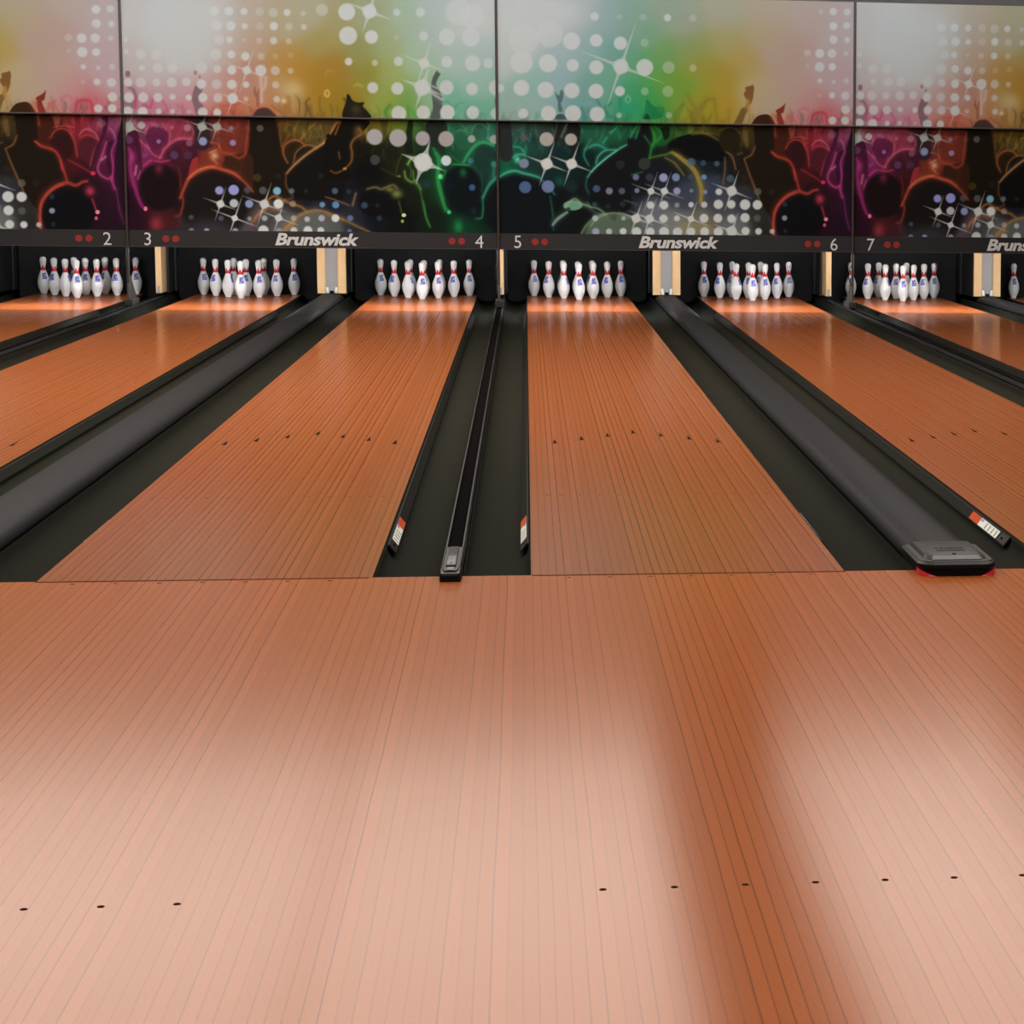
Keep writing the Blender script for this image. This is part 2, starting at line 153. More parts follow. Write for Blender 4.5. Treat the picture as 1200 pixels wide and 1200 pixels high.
OPS_L = [
('L1','p',[(785,30),(905,30),(925,200),(900,330),(780,330),(775,160)],(52,32,40)),('L1','p',[(120,160),(200,150),(240,330),(230,700),(130,700),(90,300)],(70,22,45)),
('L1','s',[(490,150),(520,70),(600,38),(680,60),(740,110),(755,190),(705,240)],12,(175,85,95)),('L1','e',600,150,75,80,(130,45,65),.6),
('L1','e',400,220,115,110,(88,28,62),.8),('L1','s',[(300,120),(380,105),(480,140)],9,(150,70,100)),
('L1','e',640,380,160,140,(62,22,36),.8),('L1','s',[(230,245),(290,310),(370,400),(440,425)],13,(205,90,125)),
('L1','s',[(420,430),(480,330),(560,260),(640,232),(740,238)],30,(205,92,118)),
('L1','e',405,720,200,235,(26,14,16)),('L1','g',410,535,45,60,(120,38,58)),('L1','g',370,1095,65,85,(150,55,65)),
('L1','s',[(120,330),(145,400),(130,500),(140,600),(170,720),(200,830),(235,910),(275,942)],38,(175,48,118)),('L1','g',150,420,40,70,(190,70,140),.6),
('L1','s',[(190,510),(175,595)],22,(225,115,165)),('L1','s',[(230,560),(200,640)],14,(190,80,130)),('L1','e',268,940,18,22,(230,120,150)),
('L1','s',[(260,510),(310,465),(345,450)],12,(215,80,120)),('L1','s',[(370,455),(440,465),(520,450)],12,(205,75,115)),('L1','s',[(300,300),(320,330)],8,(210,110,150)),
('L1','s',[(600,520),(622,620),(615,730)],16,(115,38,36)),('L1','p',[(740,440),(800,420),(780,540),(700,640),(715,520)],(150,45,48)),
('L1','p',[(900,330),(1060,330),(1200,380),(1200,600),(900,520),(780,560),(820,430)],(120,48,34)),('L1','p',[(1060,410),(1200,420),(1200,560),(1080,530)],(45,26,16)),
('L1','s',[(925,270),(1000,290),(1035,360),(1130,385),(1200,395)],16,(205,95,58)),('L1','s',[(915,375),(980,348)],12,(225,140,110)),('L1','g',960,405,45,45,(230,170,130)),('L1','s',[(940,440),(985,485)],12,(220,120,90)),
('L1','e',950,900,330,360,(26,20,20)),('L1','g',900,1150,300,120,(62,58,64)),
('L1','s',[(612,830),(650,740),(700,640),(780,575),(870,535),(940,520),(1040,545),(1130,575),(1205,620)],36,(205,85,52)),('L1','s',[(690,640),(780,560),(870,525),(960,515)],12,(230,130,95)),
('L1','s',[(630,790),(640,880),(605,1000),(560,1015)],18,(160,62,48)),('L1','s',[(600,1010),(600,1100)],16,(95,40,35)),
('L1','s',[(20,980),(60,1090)],18,(190,60,120)),
('L2','p',[(0,40),(270,40),(265,180),(245,300),(240,380),(170,425),(100,395),(0,375)],(118,46,36),.55),
('L2','p',[(285,35),(545,35),(580,250),(640,600),(650,830),(300,830),(250,600),(240,430),(280,300)],(28,20,13)),('L2','p',[(60,400),(300,400),(300,760),(250,690),(120,560),(0,520)],(62,32,20),.8),
('L2','s',[(278,50),(268,180),(248,300),(240,385),(175,430),(100,395),(0,375)],20,(170,68,42)),('L2','s',[(0,535),(100,570),(180,630),(250,700),(305,765)],26,(180,78,52)),
('L2','s',[(548,50),(580,170),(605,330)],9,(115,65,32)),('L2','e',730,350,95,95,(40,28,14)),('L2','e',850,400,110,90,(26,22,12)),
('L2','s',[(655,475),(615,380),(632,300),(705,252),(780,258),(830,300)],22,(175,98,58)),('L2','s',[(715,475),(740,380),(800,320),(870,298),(935,310)],14,(165,98,58)),
('L2','p',[(650,595),(860,410),(1050,270),(1050,200),(1100,190),(1200,60),(1210,820),(1060,850),(800,850),(670,800)],(17,15,13)),
('L2','s',[(645,582),(720,500),(850,390),(1000,290),(1055,252)],22,(222,155,108)),('L2','s',[(640,590),(635,690),(670,770),(700,825),(620,855)],14,(125,78,46)),
('L2','s',[(1090,190),(1130,100),(1165,60)],14,(180,115,52)),('L2','s',[(1145,190),(1190,70)],14,(175,110,50)),('L2','e',1085,220,40,38,(14,12,10)),
('L2','s',[(730,150),(775,50)],12,(150,105,45)),('L2','s',[(880,130),(940,80)],12,(165,120,55)),('L2','s',[(800,240),(840,185)],12,(160,110,55)),('L2','s',[(600,310),(680,190)],12,(140,88,45)),('L2','s',[(570,90),(640,80),(700,100)],10,(140,100,45)),('L2','s',[(640,150),(670,60)],10,(135,100,42)),
('L2','s',[(910,220),(1010,215)],8,(120,95,40)),
('L2','e',390,980,90,130,(80,75,78),.5),('L2','s',[(290,1080),(350,1000),(430,930),(450,870)],38,(190,122,86)),('L2','s',[(450,850),(520,812),(600,850),(700,895),(780,920),(835,965)],28,(178,118,62)),('L2','s',[(440,900),(500,950),(560,960)],26,(150,98,60)),
('L2','e',900,1140,290,170,(100,100,98),.65),('L2','s',[(600,1160),(680,1085),(760,1010),(850,970),(950,958),(1050,980),(1200,1050)],30,(168,128,74)),('L2','s',[(620,1150),(700,1080)],50,(175,130,85)),
('L2','s',[(290,960),(300,1160)],10,(110,60,45)),
('L3','s',[(0,275),(30,240)],16,(222,150,100)),('L3','p',[(160,50),(440,50),(420,130),(300,250),(250,480),(250,640),(0,600),(0,290),(60,200)],(14,12,9)),('L3','s',[(60,190),(120,90),(160,60)],14,(185,115,55)),('L3','s',[(110,190),(160,70)],12,(175,110,50)),
('L3','g',340,160,50,70,(110,75,32)),('L3','s',[(350,130),(375,185),(305,230),(265,300),(275,380),(262,470),(195,540)],22,(155,100,52)),('L3','s',[(55,555),(110,580),(200,538)],13,(150,98,50)),('L3','s',[(140,370),(152,435)],14,(120,92,52)),('L3','e',200,535,18,12,(190,125,60)),
('L3','p',[(560,60),(640,60),(610,200),(580,140)],(60,50,25),.5),('L3','p',[(845,60),(895,60),(880,300),(900,380),(800,350)],(20,28,18),.9),('L3','p',[(1050,55),(1200,60),(1200,380),(1080,330),(1020,130)],(32,38,34),.9),
('L3','e',560,880,230,150,(12,12,15)),('L3','s',[(420,742),(500,722),(570,740),(680,700),(725,735)],24,(128,122,62)),('L3','g',720,790,60,48,(140,145,78)),('L3','g',650,745,50,30,(120,120,62)),('L3','s',[(740,870),(765,975)],12,(95,105,52)),
('L3','e',787,1005,22,18,(215,225,155)),('L3','e',772,1065,14,16,(165,178,85)),('L3','s',[(790,380),(730,500),(715,610)],9,(75,85,42)),('L3','s',[(560,530),(720,610)],9,(55,60,32)),('L3','e',745,612,20,12,(95,110,55)),
('L3','s',[(800,560),(815,630),(875,672),(915,650)],20,(125,175,75)),('L3','s',[(870,430),(835,490)],20,(140,205,95)),('L3','s',[(890,560),(892,650)],14,(95,150,62)),('L3','s',[(850,500),(870,560),(860,620)],10,(80,120,50)),
('L3','s',[(925,680),(960,740)],30,(95,150,75)),('L3','s',[(960,760),(985,900),(1010,1020),(1052,1125)],13,(65,135,62)),
('L3','s',[(1100,330),(1150,470),(1135,620),(1165,780),(1210,960)],40,(38,140,75)),('L3','e',1168,615,20,26,(85,215,125)),('L3','s',[(270,905),(305,785)],15,(170,132,84)),('L3','s',[(0,820),(130,862),(235,905)],12,(158,122,84)),
('L3','s',[(0,990),(80,1020),(200,1060),(300,1110),(440,1175)],26,(152,112,56)),
('L4','p',[(190,50),(350,50),(385,200),(300,330),(160,260),(170,150)],(34,40,36),.9),('L4','p',[(920,50),(1015,50),(1040,330),(1030,470),(930,420)],(36,38,40)),
('L4','e',540,250,80,95,(38,92,66),.8),('L4','e',720,180,75,85,(42,88,68),.8),('L4','s',[(628,175),(660,108),(720,82),(785,135)],10,(100,155,125)),('L4','s',[(450,175),(530,152),(595,205)],10,(60,140,88)),('L4','s',[(520,80),(560,130),(600,180)],10,(80,140,110)),('L4','s',[(840,80),(800,150),(800,220)],12,(85,135,115)),
('L4','e',765,430,115,145,(26,56,48)),('L4','s',[(545,470),(600,380),(660,310),(740,272),(855,302)],34,(62,175,104)),
('L4','e',530,725,190,220,(12,19,21)),('L4','g',540,575,40,50,(28,105,58)),('L4','g',485,1120,50,80,(30,135,72)),
('L4','s',[(430,490),(540,497),(605,500)],11,(60,190,108)),('L4','s',[(400,380),(460,440),(520,480)],12,(40,110,62)),('L4','s',[(270,380),(300,440),(285,560),(290,700),(320,820),(348,920),(400,978)],38,(44,150,80)),('L4','e',303,615,20,26,(95,225,135)),('L4','s',[(360,560),(330,640)],14,(60,150,85)),('L4','e',390,975,18,20,(70,200,115)),
('L4','e',1080,920,340,340,(13,18,23)),('L4','s',[(738,830),(790,720),(850,650),(910,612),(1000,570),(1080,558),(1205,600)],36,(68,178,138)),('L4','s',[(735,820),(738,950),(722,1030),(668,1040)],18,(42,140,100)),('L4','s',[(862,480),(850,610)],32,(50,135,96)),('L4','s',[(725,560),(735,700),(722,765)],14,(28,80,62)),
('L4','s',[(1040,330),(1100,318),(1150,375)],15,(72,180,142)),('L4','s',[(1040,415),(1090,388),(1150,400)],15,(85,200,160)),('L4','s',[(200,780),(130,850)],1,(20,40,20)),('L4','s',[(130,860),(160,1030),(195,1120)],13,(65,135,62)),
('L4','g',1110,440,40,40,(110,225,180)),
('M1l','p',[(55,0),(150,0),(180,300),(165,420),(60,400)],(38,40,42)),('M1l','p',[(590,50),(700,50),(640,200),(600,280)],(28,30,30)),('M1l','p',[(720,60),(830,60),(850,160),(800,330),(720,260)],(28,28,28)),
('M1l','s',[(620,60),(590,190)],12,(100,98,96)),('M1l','s',[(715,60),(660,190)],16,(120,115,110)),
('M1l','s',[(190,290),(250,298),(295,345)],15,(65,175,138)),('M1l','s',[(185,400),(225,368),(300,372)],16,(80,195,150)),('M1l','g',225,420,30,40,(110,230,180)),
('M1l','e',230,900,350,330,(13,18,22)),('M1l','s',[(40,595),(120,550),(200,532),(280,555),(380,580),(445,602)],28,(76,195,152)),('M1l','s',[(440,605),(520,680),(590,770)],20,(45,130,118)),('M1l','s',[(545,790),(562,900),(578,1060),(575,1130)],14,(32,105,85)),
('M1l','g',640,640,60,60,(25,80,70)),('M1l','e',780,1050,210,160,(14,18,20)),('M1l','s',[(570,1075),(620,1015),(710,950)],34,(160,200,180)),('M1l','e',770,880,95,50,(110,155,130)),('M1l','s',[(690,900),(780,815),(860,865),(960,895),(1040,930),(1100,972)],26,(150,178,140)),('M1l','e',725,915,22,16,(40,80,60)),
('M1l','e',1190,1200,300,230,(85,98,85),.8),('M1l','s',[(850,1170),(900,1085),(980,1012),(1080,970),(1205,962)],24,(135,165,118)),
('M1l','s',[(930,480),(882,380),(908,310),(980,272),(1050,280),(1110,312)],18,(52,155,122)),('M1l','s',[(1000,455),(1020,390),(1080,335),(1150,320),(1205,325)],15,(65,165,132)),('M1l','s',[(885,320),(950,220)],10,(60,150,120)),('M1l','s',[(1070,250),(1110,200)],12,(50,140,100)),('M1l','s',[(1000,190),(1020,90)],12,(45,110,85)),('M1l','s',[(1140,150),(1200,110)],12,(70,160,120)),
('M1l','p',[(925,600),(1205,345),(1205,1000),(1100,960),(950,850),(905,700)],(20,21,25)),('M1l','s',[(918,592),(1000,500),(1100,410),(1205,338)],20,(96,205,165)),('M1l','s',[(912,600),(900,690),(935,770),(965,860),(900,850)],13,(36,120,98)),
('M2l','p',[(0,560),(180,395),(360,280),(380,210),(460,190),(510,50),(600,50),(620,250),(600,420),(400,560),(400,900),(150,960),(0,880)],(19,20,23)),
('M2l','s',[(0,558),(60,490),(180,390),(290,310),(362,272)],18,(105,205,168)),('M2l','s',[(400,200),(440,120),(485,65)],14,(62,170,105)),('M2l','s',[(455,205),(500,75)],13,(55,160,95)),('M2l','s',[(60,450),(90,380),(150,328),(245,322)],14,(62,160,132)),('M2l','s',[(0,300),(60,270),(150,310)],16,(52,155,125)),('M2l','s',[(210,150),(270,90)],11,(60,165,120)),('M2l','s',[(130,250),(165,200)],12,(60,160,115)),
('M2l','p',[(620,50),(800,50),(780,250),(640,260)],(30,85,38),.8),('M2l','s',[(600,80),(645,200),(615,290),(590,410)],26,(48,150,62)),('M2l','s',[(640,90),(720,160),(660,240)],26,(50,140,52)),('M2l','s',[(540,180),(610,280)],12,(45,130,60)),
('M2l','e',960,300,190,110,(10,11,14)),('M2l','p',[(700,100),(780,90),(790,180),(740,220)],(14,26,12),.9),
('M2l','e',790,520,180,110,(22,24,30),.8),('M2l','s',[(600,400),(700,378),(770,365),(820,345),(900,385)],22,(100,130,52)),('M2l','s',[(750,400),(830,445),(880,500),(935,575)],26,(128,116,52)),('M2l','s',[(820,350),(900,400),(980,460),(1050,545),(1090,640),(1115,740),(1105,850)],46,(168,142,62)),
('M2l','s',[(860,195),(950,200),(1040,155),(1150,165)],18,(112,105,42)),('M2l','s',[(1040,130),(1100,110),(1200,150)],16,(80,78,30)),('M2l','s',[(150,60),(120,200)],8,(50,120,90)),
('M2l','e',200,1180,260,220,(92,106,90),.75),('M2l','s',[(0,1090),(40,1040),(100,990),(200,960),(290,965),(390,1010)],20,(135,165,115)),('M2l','s',[(0,895),(80,915),(150,965)],20,(130,165,132)),
('M2l','s',[(410,570),(520,545)],9,(55,120,60)),('M2l','s',[(340,830),(440,860)],6,(90,150,100)),('M2l','s',[(900,1090),(1000,1070),(1150,1090)],44,(165,145,95),.6),
('M3l','p',[(0,180),(200,140),(450,190),(520,330),(470,420),(200,400),(60,330)],(10,11,13)),('M3l','s',[(160,150),(280,140),(400,190),(480,240)],20,(115,100,42)),('M3l','s',[(430,110),(560,80),(640,140)],10,(120,108,48)),
('M3l','e',540,210,110,125,(34,27,12)),('M3l','s',[(690,80),(700,180),(715,260)],52,(122,92,44)),('M3l','s',[(0,350),(60,400),(160,480),(210,560),(250,680),(245,820)],44,(160,136,62)),
('M3l','p',[(780,75),(1000,75),(1005,300),(1150,420),(1190,560),(1200,740),(1100,780),(1000,900),(980,1000),(860,820),(700,400),(790,300)],(30,21,14)),
('M3l','s',[(500,325),(545,350),(575,400),(600,500)],14,(162,115,56)),('M3l','s',[(490,380),(492,500),(473,640)],16,(135,105,58)),('M3l','s',[(795,270),(760,350),(690,392)],15,(150,100,54)),('M3l','s',[(688,400),(740,550),(800,700),(838,800)],14,(155,100,54)),('M3l','s',[(620,350),(660,335)],10,(130,95,45)),
('M3l','s',[(995,80),(1008,190)],16,(158,64,42)),('M3l','s',[(965,325),(1020,370),(1130,405),(1180,470),(1205,600)],20,(205,62,60)),('M3l','e',1190,280,95,120,(52,20,20)),
('M3l','e',1210,1010,220,250,(12,13,18)),('M3l','s',[(988,1170),(990,1000),(1010,900),(1080,810),(1150,760),(1205,740)],30,(185,74,52)),('M3l','p',[(50,1080),(150,1055),(340,1060),(380,1160),(60,1160)],(150,140,105),.5),
('M4l','p',[(310,78),(415,78),(460,190),(410,330),(420,410),(310,340)],(66,28,18)),('M4l','s',[(312,80),(318,170)],15,(160,68,42)),('M4l','p',[(440,80),(520,80),(480,200)],(190,95,85),.5),
('M4l','p',[(650,80),(700,80),(690,280),(650,250)],(120,30,42),.8),('M4l','s',[(455,190),(540,175),(640,190)],12,(200,75,70)),('M4l','e',530,365,100,140,(50,19,22)),('M4l','s',[(420,290),(465,222),(540,202),(605,245),(645,340),(662,470)],18,(190,62,56)),
('M4l','e',770,410,95,125,(78,27,38)),('M4l','s',[(688,262),(725,218),(780,208),(835,250),(868,310)],13,(205,110,125)),('M4l','s',[(690,290),(760,262),(830,285),(865,330),(815,430),(778,560)],13,(195,65,78)),
('M4l','p',[(905,90),(960,90),(940,230),(880,380),(840,560),(790,600),(820,420),(900,240)],(70,22,48)),('M4l','p',[(1095,80),(1110,80),(1110,1160),(1010,1000),(1000,600),(1040,300)],(38,17,32)),('M4l','p',[(960,330),(1010,320),(980,440),(985,600),(950,640),(930,450)],(52,16,40)),
('M4l','s',[(280,325),(340,370),(440,405),(490,465),(520,560),(562,710)],22,(205,68,52)),('M4l','s',[(575,500),(700,570),(800,632)],16,(155,42,52)),('M4l','e',803,630,22,20,(200,50,80)),
('M4l','s',[(935,330),(900,440),(850,570),(870,640),(935,682),(975,662)],18,(215,80,140)),('M4l','s',[(925,470),(890,500)],16,(232,130,165)),('M4l','s',[(975,200),(1010,250),(1020,300)],12,(200,120,150)),('M4l','s',[(1025,320),(982,430),(992,560),(980,690)],18,(195,62,132)),('M4l','s',[(975,690),(1002,780)],26,(195,62,142)),('M4l','s',[(1015,790),(1042,980),(1082,1115)],16,(125,40,98)),
('M4l','e',560,1000,255,240,(12,12,16)),('M4l','s',[(300,1170),(300,1000),(330,890),(400,800),(480,745),(560,722),(640,745),(700,715),(745,705)],34,(205,74,58)),('M4l','g',770,800,52,55,(210,62,88)),('M4l','s',[(790,880),(822,985)],13,(205,62,84)),('M4l','e',835,1003,20,20,(232,140,155)),('M4l','e',820,1062,15,18,(210,90,120)),
]
DOTS_L = {
'L1':[(850,260,42,(140,145,178),1),(1150,275,28,(135,120,150),.8),(415,262,20,(160,110,170),.9),(565,400,40,(92,62,98),.8),(700,400,40,(85,50,80),.7),(1000,755,42,(152,152,208),1),(1140,750,48,(152,152,208),1),(1140,885,40,(178,180,192),.9),(715,1025,24,(80,85,100),.8),(1010,1035,28,(90,92,115),.8),(250,100,38,(185,175,172),.9),(125,245,40,(120,90,130),.5),(700,125,35,(190,140,150),.6),(715,280,32,(150,90,130),.7),(1135,130,22,(150,110,120),.8),(550,122,16,(180,110,140),.7),(405,100,18,(160,100,140),.6),(275,400,24,(140,80,140),.5),(715,1160,26,(120,125,145),1),(865,1165,28,(140,155,200),1),(1000,255,40,(110,60,60),.5)],
'L2':[(115,750,50,(152,152,208),1),(250,750,35,(100,88,98),.7),(405,755,38,(98,98,108),.8),(545,760,40,(125,178,205),1),(690,760,28,(105,130,145),.8),(1125,760,28,(72,115,150),.8),(115,885,42,(190,192,194),.9),(265,890,40,(150,162,205),.9),(555,890,48,(225,226,222),1),(700,890,32,(190,165,150),.6),(995,898,28,(115,152,190),.9),(1130,900,32,(105,150,198),1),(265,1040,22,(165,175,190),.7),(415,1035,28,(190,192,195),.8),(705,1035,28,(190,180,185),.7),(840,1045,28,(195,190,198),.9),(985,1035,32,(185,180,198),.9),(1125,1035,36,(226,226,226),1),(400,1160,52,WH,1),(120,1165,30,(190,190,190),.8),(555,1165,32,(170,172,190),.7),(705,1160,35,(210,210,208),.9),(845,1160,45,(222,222,220),.9),(975,1160,35,(222,222,220),.9),(100,135,24,(135,110,132),.8),(390,130,34,(92,84,80),.9),(265,135,30,(110,60,60),.6),(115,275,28,(155,130,168),.9),(350,625,40,(85,72,25),.6),(835,760,22,(40,44,60),.8),(560,610,30,(34,36,34),.8),(985,610,30,(30,34,36),.8)],
'L3':[(505,217,80,(172,162,162),1),(740,227,88,(170,160,160),1),(990,232,72,(168,156,158),1),(505,447,50,(68,69,67),.9),(95,760,30,(68,95,120),.8),(235,765,26,(48,64,84),.7),(100,900,34,(95,138,180),.9),(390,905,34,(62,84,104),.8),(520,905,22,(35,45,60),.8),(95,1035,36,(215,215,222),1),(245,1035,30,(95,125,165),.9),(540,1035,26,(48,68,95),.8),(235,1165,22,(100,120,150),.9),(1030,690,36,(36,62,62),.7),(160,500,1,(0,0,0),0)],
'L4':[(370,237,78,(168,158,154),1),(630,237,38,(165,170,160),.9),(860,242,45,(165,170,160),.9),(368,455,52,(210,210,216),1),(615,458,30,(65,120,140),.8),(855,490,30,(75,140,130),.7),(630,725,32,(62,98,158),.9),(1165,725,64,(78,104,155),.9),(150,690,48,(32,54,58),.7),(640,960,34,(26,46,56),.6),(400,710,45,(16,26,40),.7)],
'M1l':[(515,215,70,(172,162,152),1),(755,217,60,(172,162,152),1),(290,200,36,(90,84,92),.8),(290,458,48,(150,150,178),.8),(300,697,60,(85,108,152),.9),(525,690,63,(118,130,172),.9),(760,690,60,(30,44,52),.7),(1005,712,36,(72,92,132),.9),(1132,735,35,(140,138,152),.9),(990,1010,30,(170,195,195),.9),(995,1145,36,(165,170,188),.9),(1128,1142,28,(190,190,198),1),(1120,890,26,(40,60,55),.6),(985,870,26,(70,90,110),.6)],
'M2l':[(455,595,32,(112,122,155),.9),(590,597,38,(62,62,78),.8),(730,600,43,(155,156,195),1),(855,597,40,(132,152,190),.9),(1010,445,42,(84,114,135),.7),(1130,452,28,(52,78,105),.8),(1140,595,24,(112,142,185),1),(1005,592,26,(70,90,110),.6),(540,460,60,(64,70,64),.7),(300,470,45,(42,46,52),.7),(465,730,25,(135,135,168),.9),(865,735,36,(168,162,198),.9),(1010,732,18,(132,136,168),.9),(1150,745,20,(135,145,180),.9),(600,877,38,WH,1),(735,877,44,WH,1),(865,877,25,(150,152,162),.9),(1008,872,26,WH,1),(1140,872,30,WH,.9),(730,1014,42,WH,1),(865,1010,30,WH,1),(1137,1012,42,WH,1),(330,1010,22,(175,180,180),.9),(460,1147,48,WH,1),(595,1147,45,WH,1),(735,1147,50,WH,1),(870,1150,48,WH,1),(1005,1147,45,WH,1),(1145,1142,42,WH,1),(325,1142,34,WH,1),(185,1147,28,(185,188,190),.9),(315,735,32,(92,94,118),.9),(320,868,28,(48,54,68),.7),(460,870,26,(60,68,85),.7)],
'M3l':[(430,725,34,WH,1),(425,852,47,WH,1),(555,852,43,WH,1),(695,855,53,WH,1),(820,857,48,WH,1),(280,857,28,(190,190,186),.9),(150,857,24,(200,200,204),.9),(280,992,42,WH,1),(420,992,45,WH,1),(558,997,43,WH,1),(695,987,47,WH,1),(818,992,36,(95,95,92),.8),(950,995,26,(50,46,44),.7),(285,1132,43,WH,1),(425,1130,47,WH,1),(700,1122,42,WH,1),(832,1125,34,WH,1),(970,1125,24,(195,190,188),.9),(1097,990,27,(155,160,186),.9),(1100,855,24,(42,64,95),.7),(275,577,22,(112,142,188),.9),(545,592,38,(78,98,114),.8),(272,440,26,(52,74,100),.8),(410,442,28,(90,110,112),.7),(415,580,26,(60,62,68),.7),(825,725,36,(98,98,84),.8),(690,702,42,(56,52,48),.7),(690,588,38,(42,37,32),.7),(290,727,20,(130,140,175),.9)],
'M4l':[(420,1122,22,(48,54,64),.7),(400,560,1,(0,0,0),0),(275,725,34,(42,36,32),.6),(895,150,40,(150,110,120),.5),(1140,290,1,(0,0,0),0)]}
STARS_L = [('L1',125,115,52,190,(172,170,164)),('L1',845,112,44,160,(170,168,162)),('L1',992,115,40,180,(165,160,154)),('L1',1008,892,38,180,WH),('L1',1145,1035,30,210,WH),('L2',120,1035,26,250,WH),('L2',415,892,44,230,WH),('L2',555,1032,36,210,WH),
('L3',990,472,92,240,(212,210,208)),('M1l',515,462,56,235,(214,208,204)),('M1l',760,462,52,235,(214,208,204)),('M2l',605,737,34,210,WH),('M2l',740,737,36,210,WH),('M2l',455,1012,44,190,WH),('M2l',590,1014,42,220,WH),('M2l',1005,1017,30,180,WH),('M3l',560,717,50,220,WH),('M3l',150,1000,30,180,WH),('M3l',560,1125,52,200,WH)]
def run_ops(c, ops, tiles):
    for o in ops:
        t, k = o[0], o[1]
        if t not in tiles: continue
        if k == 's':
            c.stroke([cv(t, p) for p in o[2]], o[3]*K, o[4], o[5] if len(o) > 5 else .92)
        elif k == 'p':
            c.poly([cv(t, p) for p in o[2]], o[3], o[4] if len(o) > 4 else 1.)
        elif k == 'e':
            x, y = cv(t, o[2:4]); c.ell(x, y, o[4]*K, o[5]*K, o[6], o[7] if len(o) > 7 else 1.)
        elif k == 'g':
            x, y = cv(t, o[2:4]); c.glow(x, y, o[4]*K, o[5]*K, o[6], o[7] if len(o) > 7 else .85)
def haze_crowd(c, rng, y0):
    # faint far crowd: thin raised arms and heads in a deeper tone of the light behind them
    for i in range(150):
        x = rng.uniform(c.xl, c.xr); h = rng.uniform(3, 17); w = rng.uniform(.8, 2.6); yb = y0+rng.uniform(-2, 3)
        j = int((x-c.xl)/(c.xr-c.xl)*(c.nx-1)); base = c.I[12, j]*rng.uniform(.62, .88)
        c.stroke([(x, yb), (x+rng.uniform(-2, 2), yb-h*.5), (x+rng.uniform(-4, 4), yb-h)], w, tuple(base), .42, .5)
def paint(kind):
    A = kind[0] == 'A'; up = kind[1] == 'u'
    tiles = (('U1','U2','U3','U4') if up else ('L1','L2','L3','L4')) if A else (('M1u','M2u','M3u','M4u') if up else ('M1l','M2l','M3l','M4l'))
    xl, xr = ((144.5, 582) if A else (585, 1003)) if up else ((151, 583) if A else (585, 998))
    if A: top, bot = ((-17, -6), (134, 140.8)) if up else ((134.7, 141.8), (269.6, 273.4))
    else: top, bot = ((-6, 3), (141, 148.3)) if up else ((141.9, 148.5), (273.4, 277))
    nx = 620; ny = 214 if up else 194
    c = Canvas(xl, xr, top, bot, nx, ny); rng = random.Random(7 if A else 9)
    if up:
        c.bg(BG_AU if A else BG_BU, 12.)  # pale upper tones include a reflected-light haze, painted into the print
        for g in ([(208,44,62,54),(240,20,34,36),(590,25,60,34)] if A else [(610,28,62,42),(660,15,30,22)]): c.glow(*g, (201,202,199), .8)
        haze_crowd(c, rng, 139 if A else 145)
        run_ops(c, OPS_U, tiles)
        for t in tiles:
            for x, y, r, al in DOTS_U.get(t, ()):
                X, Y = cv(t, (x, y)); c.disc(X, Y, r*K, WH, al*.92, 2.0)
        for t, x, y, r, L in STARS_U:
            if t in tiles: X, Y = cv(t, (x, y)); c.star(X, Y, r*K, L*K, WH, .75)
    else:
        c.bg(BG_AL if A else BG_BL, 8.5)
        for i in range(230):                  # faint lit arms and hair of the far crowd
            x = rng.uniform(c.xl, c.xr); y = rng.uniform(141, 178); j = int((x-c.xl)/(c.xr-c.xl)*(c.nx-1)); q = c.ny-1-int((y-138)/135*(c.ny-1)); q = max(0, min(c.ny-1, q))
            b = np.minimum(255, c.I[q, j]*rng.choice((.5, 1.7, 1.9))+rng.choice((0, 8))); h = rng.uniform(3, 14); l = rng.uniform(-5, 5)
            c.stroke([(x, y), (x+l*.3, y+h*.5), (x+l, y+h)], rng.uniform(.7, 2.2), tuple(b), .5, .4)
        run_ops(c, OPS_L, tiles)
        for t in tiles:
            for x, y, r, col, al in DOTS_L.get(t, ()):
                X, Y = cv(t, (x, y)); c.disc(X, Y, r*K, col, al, 1.8)
        for t, x, y, r, L, col in STARS_L:
            if t in tiles: X, Y = cv(t, (x, y)); c.star(X, Y, r*K, L*K, col)
    return np.clip(c.I, 0, 255)/255.
# lane 5 is centred on x = 0; foul line y = 0; the pins stand at y = 18.3
GA, GB = 1.5889, 1.7971                 # pitch over a narrow divider / over a ball return
HW = 1.0541/2
LX = {1:-2*GA-2*GB, 2:-2*GA-GB, 3:-GA-GB, 4:-GA, 5:0., 6:GB, 7:GA+GB, 8:GA+2*GB}
PAIR = GA+GB
DIVX = {k: -GA/2+k*PAIR for k in (-2, -1, 0, 1, 2)}          # centres of the narrow dividers
RETX = {k: GB/2+k*PAIR for k in (-2, -1, 0, 1)}              # centres of the ball returns
YM, YU = 16.28, 16.20                   # lower / upper masking panels
YK = 18.25                              # front of the kickbacks
def s2l(c):
    c = c/255.; return c/12.92 if c <= .04045 else ((c+.055)/1.055)**2.4
def rgb(r, g, b, k=1.): return (s2l(r)*k, s2l(g)*k, s2l(b)*k, 1)
